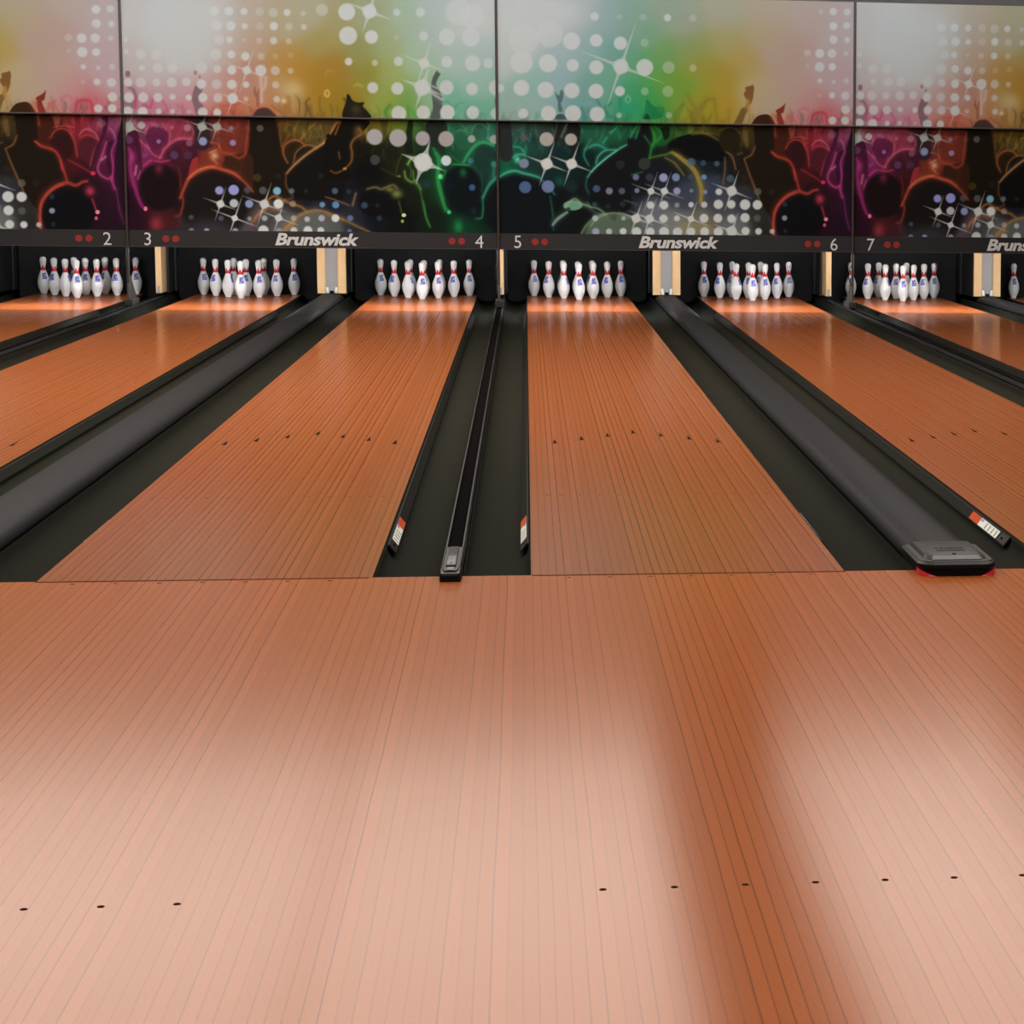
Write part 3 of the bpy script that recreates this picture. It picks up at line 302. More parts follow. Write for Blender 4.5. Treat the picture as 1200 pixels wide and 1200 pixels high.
# ---------------------------------------------------------------- materials
def mat(name, col, rough=.5, spec=.5, metal=0., coat=0., noise=0., nscale=40., bump=0., bscale=300., emit=None):
    m = D.materials.new(name); m.use_nodes = True; nt = m.node_tree; N = nt.nodes; L = nt.links
    p = N['Principled BSDF']; p.inputs['Base Color'].default_value = col
    p.inputs['Roughness'].default_value = rough; p.inputs['Specular IOR Level'].default_value = spec
    p.inputs['Metallic'].default_value = metal; p.inputs['Coat Weight'].default_value = coat; p.inputs['Coat Roughness'].default_value = .1
    tc = N.new('ShaderNodeTexCoord')
    if noise:
        n = N.new('ShaderNodeTexNoise'); n.inputs['Scale'].default_value = nscale; n.inputs['Detail'].default_value = 4
        L.new(tc.outputs['Object'], n.inputs['Vector'])
        mx = N.new('ShaderNodeMix'); mx.data_type = 'RGBA'; mx.inputs['A'].default_value = tuple(c*(1-noise) for c in col[:3])+(1,)
        mx.inputs['B'].default_value = tuple(min(1, c*(1+noise)) for c in col[:3])+(1,)
        L.new(n.outputs['Fac'], mx.inputs['Factor']); L.new(mx.outputs['Result'], p.inputs['Base Color'])
    if bump:
        n = N.new('ShaderNodeTexNoise'); n.inputs['Scale'].default_value = bscale; n.inputs['Detail'].default_value = 2
        L.new(tc.outputs['Object'], n.inputs['Vector'])
        b = N.new('ShaderNodeBump'); b.inputs['Strength'].default_value = bump; b.inputs['Distance'].default_value = .002
        L.new(n.outputs['Fac'], b.inputs['Height']); L.new(b.outputs['Normal'], p.inputs['Normal'])
    if emit:
        p.inputs['Emission Color'].default_value = emit[0]; p.inputs['Emission Strength'].default_value = emit[1]
    return m
def math_node(nt, op, a, b=None, c=None, clamp=False):
    n = nt.nodes.new('ShaderNodeMath'); n.operation = op; n.use_clamp = clamp
    for i, v in enumerate((a, b, c)):
        if v is None: continue
        if isinstance(v, (int, float)): n.inputs[i].default_value = v
        else: nt.links.new(v, n.inputs[i])
    return n.outputs[0]
def wood(name, base, rough, spec, line=.0016, lined=.42, grain=.0, offs=0., bump=0., bscale=220., soft=.0011, waver=.010, cap=.24):
    """laminated boards running down the lane: one dark joint every 27 mm, each board a touch different"""
    m = D.materials.new(name); m.use_nodes = True; nt = m.node_tree; N = nt.nodes; L = nt.links
    p = N['Principled BSDF']; p.inputs['Roughness'].default_value = .5; p.inputs['Specular IOR Level'].default_value = 0.
    geo = N.new('ShaderNodeNewGeometry'); sep = N.new('ShaderNodeSeparateXYZ'); L.new(geo.outputs['Position'], sep.inputs[0])
    # a slow waver of the joints
    nz = N.new('ShaderNodeTexNoise'); nz.noise_dimensions = '3D'; nz.inputs['Scale'].default_value = 1.; nz.inputs['Detail'].default_value = 3
    sc = N.new('ShaderNodeVectorMath'); sc.operation = 'MULTIPLY'; sc.inputs[1].default_value = (8, .9, 1); L.new(geo.outputs['Position'], sc.inputs[0]); L.new(sc.outputs[0], nz.inputs['Vector'])
    wv = math_node(nt, 'MULTIPLY', math_node(nt, 'SUBTRACT', nz.outputs['Fac'], .5), waver)
    x = math_node(nt, 'ADD', sep.outputs['X'], math_node(nt, 'ADD', wv, 27.03*4+HW+offs))
    t = math_node(nt, 'DIVIDE', x, .02703)
    fr = math_node(nt, 'FRACT', t); bi = math_node(nt, 'FLOOR', t)
    edge = math_node(nt, 'MULTIPLY', math_node(nt, 'MINIMUM', fr, math_node(nt, 'SUBTRACT', 1., fr)), .02703)
    # darkness of every joint varies
    bj = math_node(nt, 'FLOOR', math_node(nt, 'ADD', t, .5))
    wn = N.new('ShaderNodeTexWhiteNoise'); wn.noise_dimensions = '1D'; L.new(bj, wn.inputs['W'])
    wb = N.new('ShaderNodeTexWhiteNoise'); wb.noise_dimensions = '1D'; L.new(bi, wb.inputs['W'])
    ln = math_node(nt, 'SUBTRACT', 1., math_node(nt, 'DIVIDE', math_node(nt, 'SUBTRACT', edge, line-soft), soft*2, clamp=True), clamp=True)
    ln = math_node(nt, 'MULTIPLY', ln, math_node(nt, 'MULTIPLY_ADD', wn.outputs['Value'], .75, .25))
    ln = math_node(nt, 'MULTIPLY', ln, lined*1.4, clamp=True)
    # grain inside a board
    gs = N.new('ShaderNodeVectorMath'); gs.operation = 'MULTIPLY'; gs.inputs[1].default_value = (260, 3, 1); L.new(geo.outputs['Position'], gs.inputs[0])
    gn = N.new('ShaderNodeTexNoise'); gn.inputs['Scale'].default_value = 1.; gn.inputs['Detail'].default_value = 3; L.new(gs.outputs[0], gn.inputs['Vector'])
    fg = N.new('ShaderNodeTexNoise'); fg.inputs['Scale'].default_value = 260.; fg.inputs['Detail'].default_value = 1; L.new(geo.outputs['Position'], fg.inputs['Vector'])
    val = math_node(nt, 'MULTIPLY_ADD', wb.outputs['Value'], .10, .93)
    val = math_node(nt, 'ADD', val, math_node(nt, 'MULTIPLY', math_node(nt, 'SUBTRACT', gn.outputs['Fac'], .5), .09))
    val = math_node(nt, 'ADD', val, math_node(nt, 'MULTIPLY', math_node(nt, 'SUBTRACT', fg.outputs['Fac'], .5), grain))
    val = math_node(nt, 'MULTIPLY', val, math_node(nt, 'SUBTRACT', 1., ln))
    vm = N.new('ShaderNodeVectorMath'); vm.operation = 'SCALE'; vm.inputs[0].default_value = base[:3]; L.new(val, vm.inputs['Scale'])
    L.new(vm.outputs[0], p.inputs['Base Color'])
    # thin satin lacquer over the boards: a weak Fresnel reflection that never grows mirror-like
    fr_ = N.new('ShaderNodeFresnel'); fr_.inputs['IOR'].default_value = spec; gl = N.new('ShaderNodeBsdfGlossy'); gl.inputs['Roughness'].default_value = rough; gl.inputs['Color'].default_value = (1, 1, 1, 1)
    ms = N.new('ShaderNodeMixShader'); L.new(math_node(nt, 'MINIMUM', fr_.outputs[0], cap), ms.inputs[0]); L.new(p.outputs[0], ms.inputs[1]); L.new(gl.outputs[0], ms.inputs[2])
    L.new(ms.outputs[0], N['Material Output'].inputs['Surface'])
    if bump:
        b = N.new('ShaderNodeBump'); b.inputs['Strength'].default_value = bump; b.inputs['Distance'].default_value = .001
        fb = N.new('ShaderNodeTexNoise'); fb.inputs['Scale'].default_value = bscale; fb.inputs['Detail'].default_value = 2; L.new(geo.outputs['Position'], fb.inputs['Vector'])
        L.new(fb.outputs['Fac'], b.inputs['Height']); L.new(b.outputs['Normal'], p.inputs['Normal']); L.new(b.outputs['Normal'], gl.inputs['Normal'])
    return m
M = {}
M['approach'] = wood('approach_wood', rgb(*P_APP), P_APP_R, P_APP_S, grain=.34, bump=.05, lined=.42, line=.0013, cap=.175)
M['lane'] = wood('lane_wood', rgb(*P_LANE), P_LANE_R, P_LANE_S, lined=.34, line=.0024, soft=.0018, waver=.004, cap=.18)
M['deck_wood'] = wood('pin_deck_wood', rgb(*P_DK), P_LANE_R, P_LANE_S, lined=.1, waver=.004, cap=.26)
M['mark'] = mat('inlaid_dark_wood', rgb(34, 24, 20), .5, .0)
M['mark_faint'] = mat('inlaid_brown_wood', rgb(78, 42, 24), .5, .0)
M['gutter'] = mat('gutter_polymer', rgb(*P_GUT), .6, .0, noise=.06, nscale=3)
M['rail'] = mat('rail_polymer', rgb(30, 30, 27), .5, .01)
M['black'] = mat('black_plastic', rgb(15, 15, 15), .4, .08)
M['insert'] = mat('black_rubber', rgb(17, 15, 15), .8, .0, bump=.4, bscale=120)
M['lip'] = mat('grey_metal_lip', rgb(38, 38, 40), .45, .05)
M['nose'] = mat('satin_black_nose', rgb(13, 14, 15), .4, .05)
M['nose_top'] = mat('grey_key_and_highlight', rgb(84, 87, 89), .4, .12)
M['cover'] = mat('textured_grey_cover', rgb(*P_COV), .42, .010, noise=.2, nscale=160, bump=.18, bscale=260)
M['red'] = mat('red_reflector', rgb(190, 40, 48), .25, .6)
M['sticker_white'] = mat('sticker_white', rgb(205, 206, 196), .6, .08)
M['sticker_orange'] = mat('sticker_orange', rgb(178, 66, 20), .6, .05)
M['sticker_ink'] = mat('sticker_ink', rgb(70, 68, 70), .6, .05)
M['sticker_blue'] = mat('sticker_blue', rgb(120, 110, 160), .5)
M['pin'] = mat('pin_white', rgb(246, 246, 244), .3, .5, coat=.4)
M['pin_red'] = mat('pin_red', rgb(218, 28, 44), .35, .5)
M['pin_blue'] = mat('pin_blue', rgb(44, 44, 190), .35, .5)
M['pinbase'] = mat('pin_base_grey', rgb(150, 148, 146), .5)
M['fascia'] = mat('fascia_charcoal', rgb(*P_FAS), .45, .4)
M['fascia_lip'] = mat('fascia_lip', rgb(74, 66, 62), .4, .5)
M['letter'] = mat('sign_white', rgb(222, 228, 230), .5, .2)
M['dotred'] = mat('sign_red', rgb(158, 50, 48), .5, .2)
M['post'] = mat('brown_black_tube', rgb(58, 50, 46), .4, .5)
M['trim'] = mat('grey_panel_trim', rgb(78, 74, 74), .4, .5)
M['maple'] = mat('pale_maple', rgb(*P_MAP), .45, .4, noise=.05, nscale=12)
M['maple_end'] = mat('tan_maple', rgb(206, 164, 112), .5, .4, noise=.08, nscale=12)
M['panelgrey'] = mat('grey_laminate', rgb(150, 147, 146), .5, .4, noise=.05, nscale=60)
M['bracket'] = mat('bright_bracket', rgb(225, 226, 226), .3, .6)
M['kick'] = mat('kickback_black', rgb(30, 29, 30), .5, .3)
M['kick2'] = mat('kickback_charcoal', rgb(54, 54, 55), .55, .3, noise=.08, nscale=50)
M['curtain'] = mat('pit_curtain_cloth', rgb(42, 42, 43), .8, .1, noise=.15, nscale=90)
M['mesh'] = mat('black_gusset', rgb(46, 45, 44), .6, .3, noise=.3, nscale=200)
M['wall'] = mat('dark_wall', rgb(44, 40, 40), .9, .05)
M['ceiling'] = mat('ceiling_paint', rgb(38, 34, 31), .9, .05)
M['lampframe'] = mat('lamp_frame', rgb(150, 150, 150), .4, .5)
M['lamp'] = mat('added_panel_diffuser', rgb(230, 230, 230), .5, .2, emit=((1., .905, .80, 1), P_LAMP))
M['base'] = mat('lane_foundation', rgb(34, 32, 30), .8, .2)
# ---------------------------------------------------------------- mesh helpers
def link(name, me, m, parent=None, loc=(0, 0, 0)):
    o = D.objects.new(name, me); COL.objects.link(o)
    ms = m if isinstance(m, (list, tuple)) else [m]
    if not me.materials:
        for k in ms: me.materials.append(k)
    o.location = loc
    if parent: o.parent = parent
    return o
def from_bm(bm, name, smooth=False):
    bmesh.ops.recalc_face_normals(bm, faces=bm.faces)
    me = D.meshes.new(name); bm.to_mesh(me); bm.free()
    if smooth:
        for p in me.polygons: p.use_smooth = True
        try: me.set_sharp_from_angle(angle=math.radians(38))
        except Exception: pass
    return me
def box_bm(bm, x0, x1, y0, y1, z0, z1, bev=0.):
    r = bmesh.ops.create_cube(bm, size=1.); vs = r['verts']
    for v in vs: v.co = Vector(((x0+x1)/2+v.co.x*(x1-x0), (y0+y1)/2+v.co.y*(y1-y0), (z0+z1)/2+v.co.z*(z1-z0)))
    if bev:
        es = list({e for v in vs for e in v.link_edges}); bmesh.ops.bevel(bm, geom=es, offset=bev, segments=2, affect='EDGES', profile=.6)
def box(name, m, b, parent=None, bev=0., loc=(0, 0, 0)):
    bm = bmesh.new(); box_bm(bm, *b, bev=bev); return link(name, from_bm(bm, name, bev > 0), m, parent, loc)
def extrude_y(bm, prof, y0, y1, closed=True, caps=True):
    """profile of (x, z) points swept along y"""
    a = [bm.verts.new((x, y0, z)) for x, z in prof]; b = [bm.verts.new((x, y1, z)) for x, z in prof]; n = len(prof)
    for i in range(n if closed else n-1):
        j = (i+1) % n; bm.faces.new((a[i], a[j], b[j], b[i]))
    if caps and closed: bm.faces.new(a[::-1]); bm.faces.new(b)
def empty(name, loc=(0, 0, 0)):
    o = D.objects.new(name, None); COL.objects.link(o); o.location = loc; o.empty_display_size = .1; return o
def tag(o, label, cat, group=None):
    o['label'] = label; o['category'] = cat
    if group: o['group'] = group
    return o
def struct(o): o['kind'] = 'structure'; return o
def copy_tree(o, parent=None, loc=None):
    c = o.copy(); COL.objects.link(c)
    if parent: c.parent = parent; c.matrix_parent_inverse = o.matrix_parent_inverse.copy()
    if loc is not None: c.location = loc
    for ch in list(o.children): copy_tree(ch, c)
    return c
def text_mesh(s, size, name, shear=0., offset=0., extrude=.001, xscale=1., spacing=1.):
    cu = D.curves.new(name, 'FONT'); cu.body = s; cu.size = size; cu.shear = shear; cu.offset = offset; cu.extrude = extrude
    cu.space_character = spacing; cu.align_x = 'CENTER'; cu.align_y = 'CENTER'; cu.resolution_u = 3
    o = D.objects.new(name, cu); COL.objects.link(o); bpy.context.view_layer.update()
    me = D.meshes.new_from_object(o.evaluated_get(bpy.context.evaluated_depsgraph_get())); D.objects.remove(o)
    me.materials.clear()
    xs = [v.co.x for v in me.vertices]; ys = [v.co.y for v in me.vertices]
    cx, cy = (min(xs)+max(xs))/2, (min(ys)+max(ys))/2
    for v in me.vertices:                       # stand it up, facing -y
        x, y, z = (v.co.x-cx)*xscale, v.co.y-cy, v.co.z; v.co = (x, -z, y)
    me['w'] = (max(xs)-min(xs))*xscale; me['h'] = max(ys)-min(ys)
    return me
# ---------------------------------------------------------------- room shell
XL, XR = -10., 10.
bm = bmesh.new(); box_bm(bm, XL, XR, -13, -.0035, -.3, 0)
floor = struct(link('floor', from_bm(bm, 'floor'), M['approach']))
struct(box('floor', M['base'], (XL, XR, 0, 21, -.42, -.16)))
struct(box('wall_back', M['wall'], (XL, XR, 21, 21.2, -.42, 4.1)))
struct(box('wall_front', M['wall'], (XL, XR, -13.2, -13, -.3, 4.1)))
struct(box('wall_left', M['wall'], (XL-.2, XL, -13, 21, -.42, 4.1)))
struct(box('wall_right', M['wall'], (XR, XR+.2, -13, 21, -.42, 4.1)))
struct(box('ceiling', M['ceiling'], (XL, XR, -13, 21, 3.95, 4.1)))
# dark wood inlays of the approach
def disc_me(name, rx, ry):
    bm = bmesh.new(); n = 20
    vs = [bm.verts.new((rx*math.cos(2*PI*i/n), ry*math.sin(2*PI*i/n), 0)) for i in range(n)]
    f = bm.faces.new(vs); r = bmesh.ops.extrude_face_region(bm, geom=[f])
    for v in [g for g in r['geom'] if isinstance(g, bmesh.types.BMVert)]: v.co.z += .0006
    return from_bm(bm, name)
d1 = disc_me('approach_dot', .0068, .0068); d2 = disc_me('approach_dot', .0075, .0075)
for n in range(3, 8):
    for i in range(-3, 4):
        if n == 4 and i < 1 and i > -4: continue
        if n in (3, 7) : continue
        link('approach_dot', d1, M['mark'], floor, (LX[n]+i*.1351, -3.8513, .0001))
for n in range(1, 9): box('foul_line', M['mark_faint'], (LX[n]-HW, LX[n]+HW, -.022, -.004, .0001, .0006), floor)
for n in range(2, 8):
    for i in range(-3, 4): link('foul_dot', d2, M['mark_faint'], floor, (LX[n]+i*.1351, -.062, .0001))
# ---------------------------------------------------------------- lanes
LANE_EDGE = {4: (-HW, HW+.011), 5: (-HW-.004, HW)}
ordw = {1:'1', 2:'2', 3:'3', 4:'4', 5:'5', 6:'6', 7:'7', 8:'8'}
LLAB = {1:'orange-brown wooden lane at the far left edge, left of lane two', 2:'orange-brown wooden lane two running to the leftmost rack of pins',
 3:'orange-brown wooden lane three under the number three, cut by the left edge', 4:'orange-brown wooden lane four left of the narrow centre divider',
 5:'orange-brown wooden lane five right of the narrow centre divider', 6:'orange-brown wooden lane six right of the ball return with the red-cornered nose',
 7:'orange-brown wooden lane seven under the number seven at the right', 8:'sliver of orange-brown wooden lane beyond lane seven at the right edge'}
bm = bmesh.new()
w, l, h = .0105, .20, .0008
v = [bm.verts.new(p) for p in ((-w, -l/2, 0), (w, -l/2, 0), (0, l/2, 0), (-w, -l/2, h), (w, -l/2, h), (0, l/2, h))]
for f in ((0,1,2), (3,4,5), (0,1,4,3), (1,2,5,4), (2,0,3,5)): bm.faces.new([v[i] for i in f])
arrow = from_bm(bm, 'lane_arrow'); ldot = disc_me('lane_dot', .0065, .0065)
for n in range(1, 9):
    e0, e1 = LANE_EDGE.get(n, (-HW, HW))
    t = tag(empty('bowling_lane', (LX[n], 0, 0)), LLAB[n], 'bowling lane', 'wooden bowling lanes')
    box('lane_bed', M['lane'], (e0, e1, 0, 16.10, -.06, 0), t)
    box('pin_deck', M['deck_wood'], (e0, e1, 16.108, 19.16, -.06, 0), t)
    for i in range(-3, 4): link('lane_arrow', arrow, M['mark'], t, (i*.1351, 4.76-abs(i)*.155, .0001))
    for i in (3, 5, 8, 11, 14): 
        for s in (-1, 1): link('lane_dot', ldot, M['mark_faint'], t, (s*(HW-(i-.5)*.02703), 2.14, .0001))
# ---------------------------------------------------------------- gutters with the lowered bumper rails
GW = (GA-2*HW-.074)/2                     # gutter width beside a narrow divider
GD = .085
def gutter_mesh(s, width):
    """s=+1: gutter to the right of a lane; origin on the lane edge"""
    bm = bmesh.new(); n = 18
    top = [(.0, -.003), (.004, -.012)]
    for i in range(n+1):
        a = PI*i/n; x = .006+(width-.012)*(1-math.cos(a))/2; z = -.014-(GD-.014)*math.sin(a)**.8
        top.append((x, z))
    top += [(width-.004, -.006), (width, -.003)]
    bot = [(width, -.012)]
    for i in range(n, -1, -1):
        a = PI*i/n; bot.append((.004+(width-.008)*(1-math.cos(a))/2, -.022-(GD-.014)*math.sin(a)**.8))
    bot += [(0, -.02)]
    prof = [(s*x, z) for x, z in top+bot]
    extrude_y(bm, prof, .002, 19.18)
    return from_bm(bm, 'gutter', True)
def rail_mesh(s):
    bm = bmesh.new()
    prof = [(s*x, z) for x, z in ((.0065, -.0095), (.0125, -.0105), (.037, -.042), (.038, -.049), (.0335, -.0455), (.0115, -.0175), (.0075, -.0150))]
    extrude_y(bm, prof, .82, 16.1); return from_bm(bm, 'bumper_rail')
def slope_quad(name, s, m, y0, y1, u0, u1, lift, parent):
    """a thin plate lying on the sloping face of the rail; u across the face 0..1"""
    ax, az, bx, bz = .0125, -.0105, .037, -.042; L = math.hypot(bx-ax, bz-az); nx, nz = (az-bz)/L, (bx-ax)/L
    bm = bmesh.new(); vs = []
    for k in (lift, lift+.0006):
        for y, u in ((y0, u0), (y1, u0), (y1, u1), (y0, u1)):
            vs.append(bm.verts.new((s*(ax+(bx-ax)*u+nx*k), y, az+(bz-az)*u+nz*k)))
    for f in ((0,1,2,3), (4,5,6,7), (0,1,5,4), (1,2,6,5), (2,3,7,6), (3,0,4,7)): bm.faces.new([vs[i] for i in f])
    return link(name, from_bm(bm, name), m, parent)
gm = {}; rm = {s: rail_mesh(s) for s in (1, -1)}
for s in (1, -1):
    gm[(s, 'a')] = gutter_mesh(s, GW); gm[(s, 'b')] = gutter_mesh(s, (GB-2*HW-.25)/2)
SIDE = {1: 'right', -1: 'left'}
GLAB = {(5,-1):'dark grey gutter between the narrow centre divider and lane five', (4,1):'dark grey gutter between lane four and the narrow centre divider',
 (4,-1):'wide dark grey gutter between the left ball return and lane four', (3,1):'thin dark gutter strip between lane three and the left ball return',
 (3,-1):'dark grey gutter between lane three and the divider of lanes two and three', (2,1):'dark gutter between lane two and the divider of lanes two and three',
 (5,1):'wide dark grey gutter between lane five and the ball return with the red-cornered nose', (6,-1):'dark grey gutter with a warning sticker between that ball return nose and lane six',
 (6,1):'dark grey gutter between lane six and the divider of lanes six and seven', (7,-1):'dark gutter between the divider of lanes six and seven and lane seven',
 (7,1):'dark gutter right of lane seven beside the far right ball return', (2,-1):'dark gutter left of lane two at the left edge', (8,-1):'dark gutter left of lane eight at the right edge', (1,1):'dark gutter right of lane one at the left edge'}
for (n, s), lab in GLAB.items():
    kind = 'a' if (n % 2 == 0) == (s > 0) else 'b'
    e = LANE_EDGE.get(n, (-HW, HW))[1 if s > 0 else 0]; x = LX[n]+e; LN = {1:'one', 2:'two', 3:'three', 4:'four', 5:'five', 6:'six', 7:'seven', 8:'eight'}
    gme = gm[(s, kind)] if n not in LANE_EDGE or kind == 'b' else gutter_mesh(s, GW-(.0115 if n == 4 else .0)-.0055*(n == 5)-.0005)
    g = link('gutter', gme, M['gutter'], None, (x+s*.0005, 0, 0)); tag(g, lab, 'gutter', 'gutters along the lanes')
    r = empty('bumper_rail', (x+s*.0005, .82, 0)); tag(r, 'dark lowered bumper rail with a warning sticker along the %s edge of lane %s' % (SIDE[s], LN[n]), 'bumper rail', 'bumper rails along the lanes')
    q = link('rail', rm[s], M['rail'], r); q.location = (0, -.82, 0)
    def plate(nm, m, y0, y1, u0, u1, lift):
        p = slope_quad(nm, s, m, y0, y1, u0, u1, lift, r); p.location = (0, -.82, 0); return p
    st = plate('warning_sticker', M['sticker_white'], 1.0, 1.60, .08, .92, .0003); st['label'] = 'white and orange warning sticker'
    for nm, m, y0, y1, u0, u1 in [('sticker_heading', M['sticker_orange'], 1.40, 1.60, .08, .92), ('sticker_symbol', M['sticker_blue'], 1.34, 1.39, .12, .40)]+[('sticker_text', M['sticker_ink'], 1.04+k*.07, 1.045+k*.07+.006, .2, .84) for k in range(4)]:
        c = slope_quad(nm, s, m, y0, y1, u0, u1, .0010, st)
    bl = plate('end_block', M['black'], .82, .97, .05, .95, .0002)
    slope_quad('latch_hole', s, M['insert'], .90, .93, .4, .62, .0009, bl)
# ---------------------------------------------------------------- narrow dividers
def divider(k, lab):
    t = tag(empty('lane_divider', (DIVX[k], 0, 0)), lab, 'lane divider', 'narrow dividers between lane pairs')
    bm = bmesh.new(); extrude_y(bm, [(-.0355, -.004), (-.0355, .008), (-.030, .026), (-.026, .026), (-.024, .012), (.024, .012), (.026, .026), (.030, .026), (.0355, .008), (.0355, -.004), (.030, -.06), (-.030, -.06)], .012, 19.1)
    link('channel', from_bm(bm, 'channel'), M['black'], t)
    for s in (-1, 1):
        bm = bmesh.new(); extrude_y(bm, [(s*.0305, .0255), (s*.026, .0265), (s*.0255, .0282), (s*.031, .0275), (s*.0362, .0085), (s*.0358, .0075)], .30, 17.9)
        link('edge_lip', from_bm(bm, 'edge_lip'), M['lip'], t)
    box('rubber_insert', M['insert'], (-.0235, .0235, .42, 17.9, .0125, .0165), t)
    # nose cap over the foul line: shoulders, recessed key and a deep front face
    bm = bmesh.new(); W = .0365
    ys = [(-.125, .84, .000, .020), (-.118, .93, .000, .027), (-.06, 1.0, 0, .031), (.0, 1.0, .0, .032), (.30, 1.0, .0005, .030), (.48, .97, .0005, .028)]
    rings = []
    for y, k2, zb, zt in ys:
        w = W*k2; rings.append([bm.verts.new((x, y, z)) for x, z in ((-w, zb+.0004), (-w, zt*.55), (-w*.86, zt), (w*.86, zt), (w, zt*.55), (w, zb+.0004))])
    for a, b in zip(rings, rings[1:]):
        for i in range(6): j = (i+1) % 6; bm.faces.new((a[i], a[j], b[j], b[i]))
    bm.faces.new(rings[0][::-1]); bm.faces.new(rings[-1])
    nose = link('nose_cap', from_bm(bm, 'nose_cap'), M['black'], t)
    bm = bmesh.new()
    def tube(P, r):
        pr = None
        for i, p in enumerate(P):
            p = Vector(p); d = (Vector(P[min(i+1, len(P)-1)])-Vector(P[max(i-1, 0)])).normalized(); sd = d.cross(Vector((0, 0, 1))).normalized(); up = sd.cross(d)
            rg = [bm.verts.new(p+r*(math.cos(a)*sd+math.sin(a)*up)) for a in (0, PI/3, 2*PI/3, PI, 4*PI/3, 5*PI/3)]
            if pr:
                for q in range(6): bm.faces.new((pr[q], pr[(q+1) % 6], rg[(q+1) % 6], rg[q]))
            pr = rg
    tube([(-.029, .46, .0292), (-.029, .2, .031), (-.0285, .02, .0325), (-.024, -.06, .032), (-.018, -.09, .0305), (.018, -.09, .0305), (.024, -.06, .032), (.0285, .02, .0325), (.029, .2, .031), (.029, .46, .0292)], .0028)
    link('nose_rim', from_bm(bm, 'nose_rim', True), M['lip'], nose)
    bm = bmesh.new(); box_bm(bm, -.0165, .0165, .0, .44, .0305, .0375, bev=.0025)
    for v in bm.verts:
        if v.co.y > .2: v.co.z -= .001
    link('nose_key', from_bm(bm, 'nose_key', True), M['nose'], nose)
    kt = box('key_face', M['nose_top'], (-.0135, .0135, .012, .21, .0372, .0384), nose, bev=.0005)
    box('key_slot', M['black'], (-.006, .006, .03, .055, .0384, .0389), nose)
    box('key_step', M['nose_top'], (-.011, .011, -.075, -.012, .0322, .0335), nose)
DL = {-1:'black divider strip between lanes two and three, left of the number three post', 0:'narrow black divider with a small key-topped nose between lanes four and five', 1:'black divider strip between lanes six and seven'}
for k, lab in DL.items(): divider(k, lab)
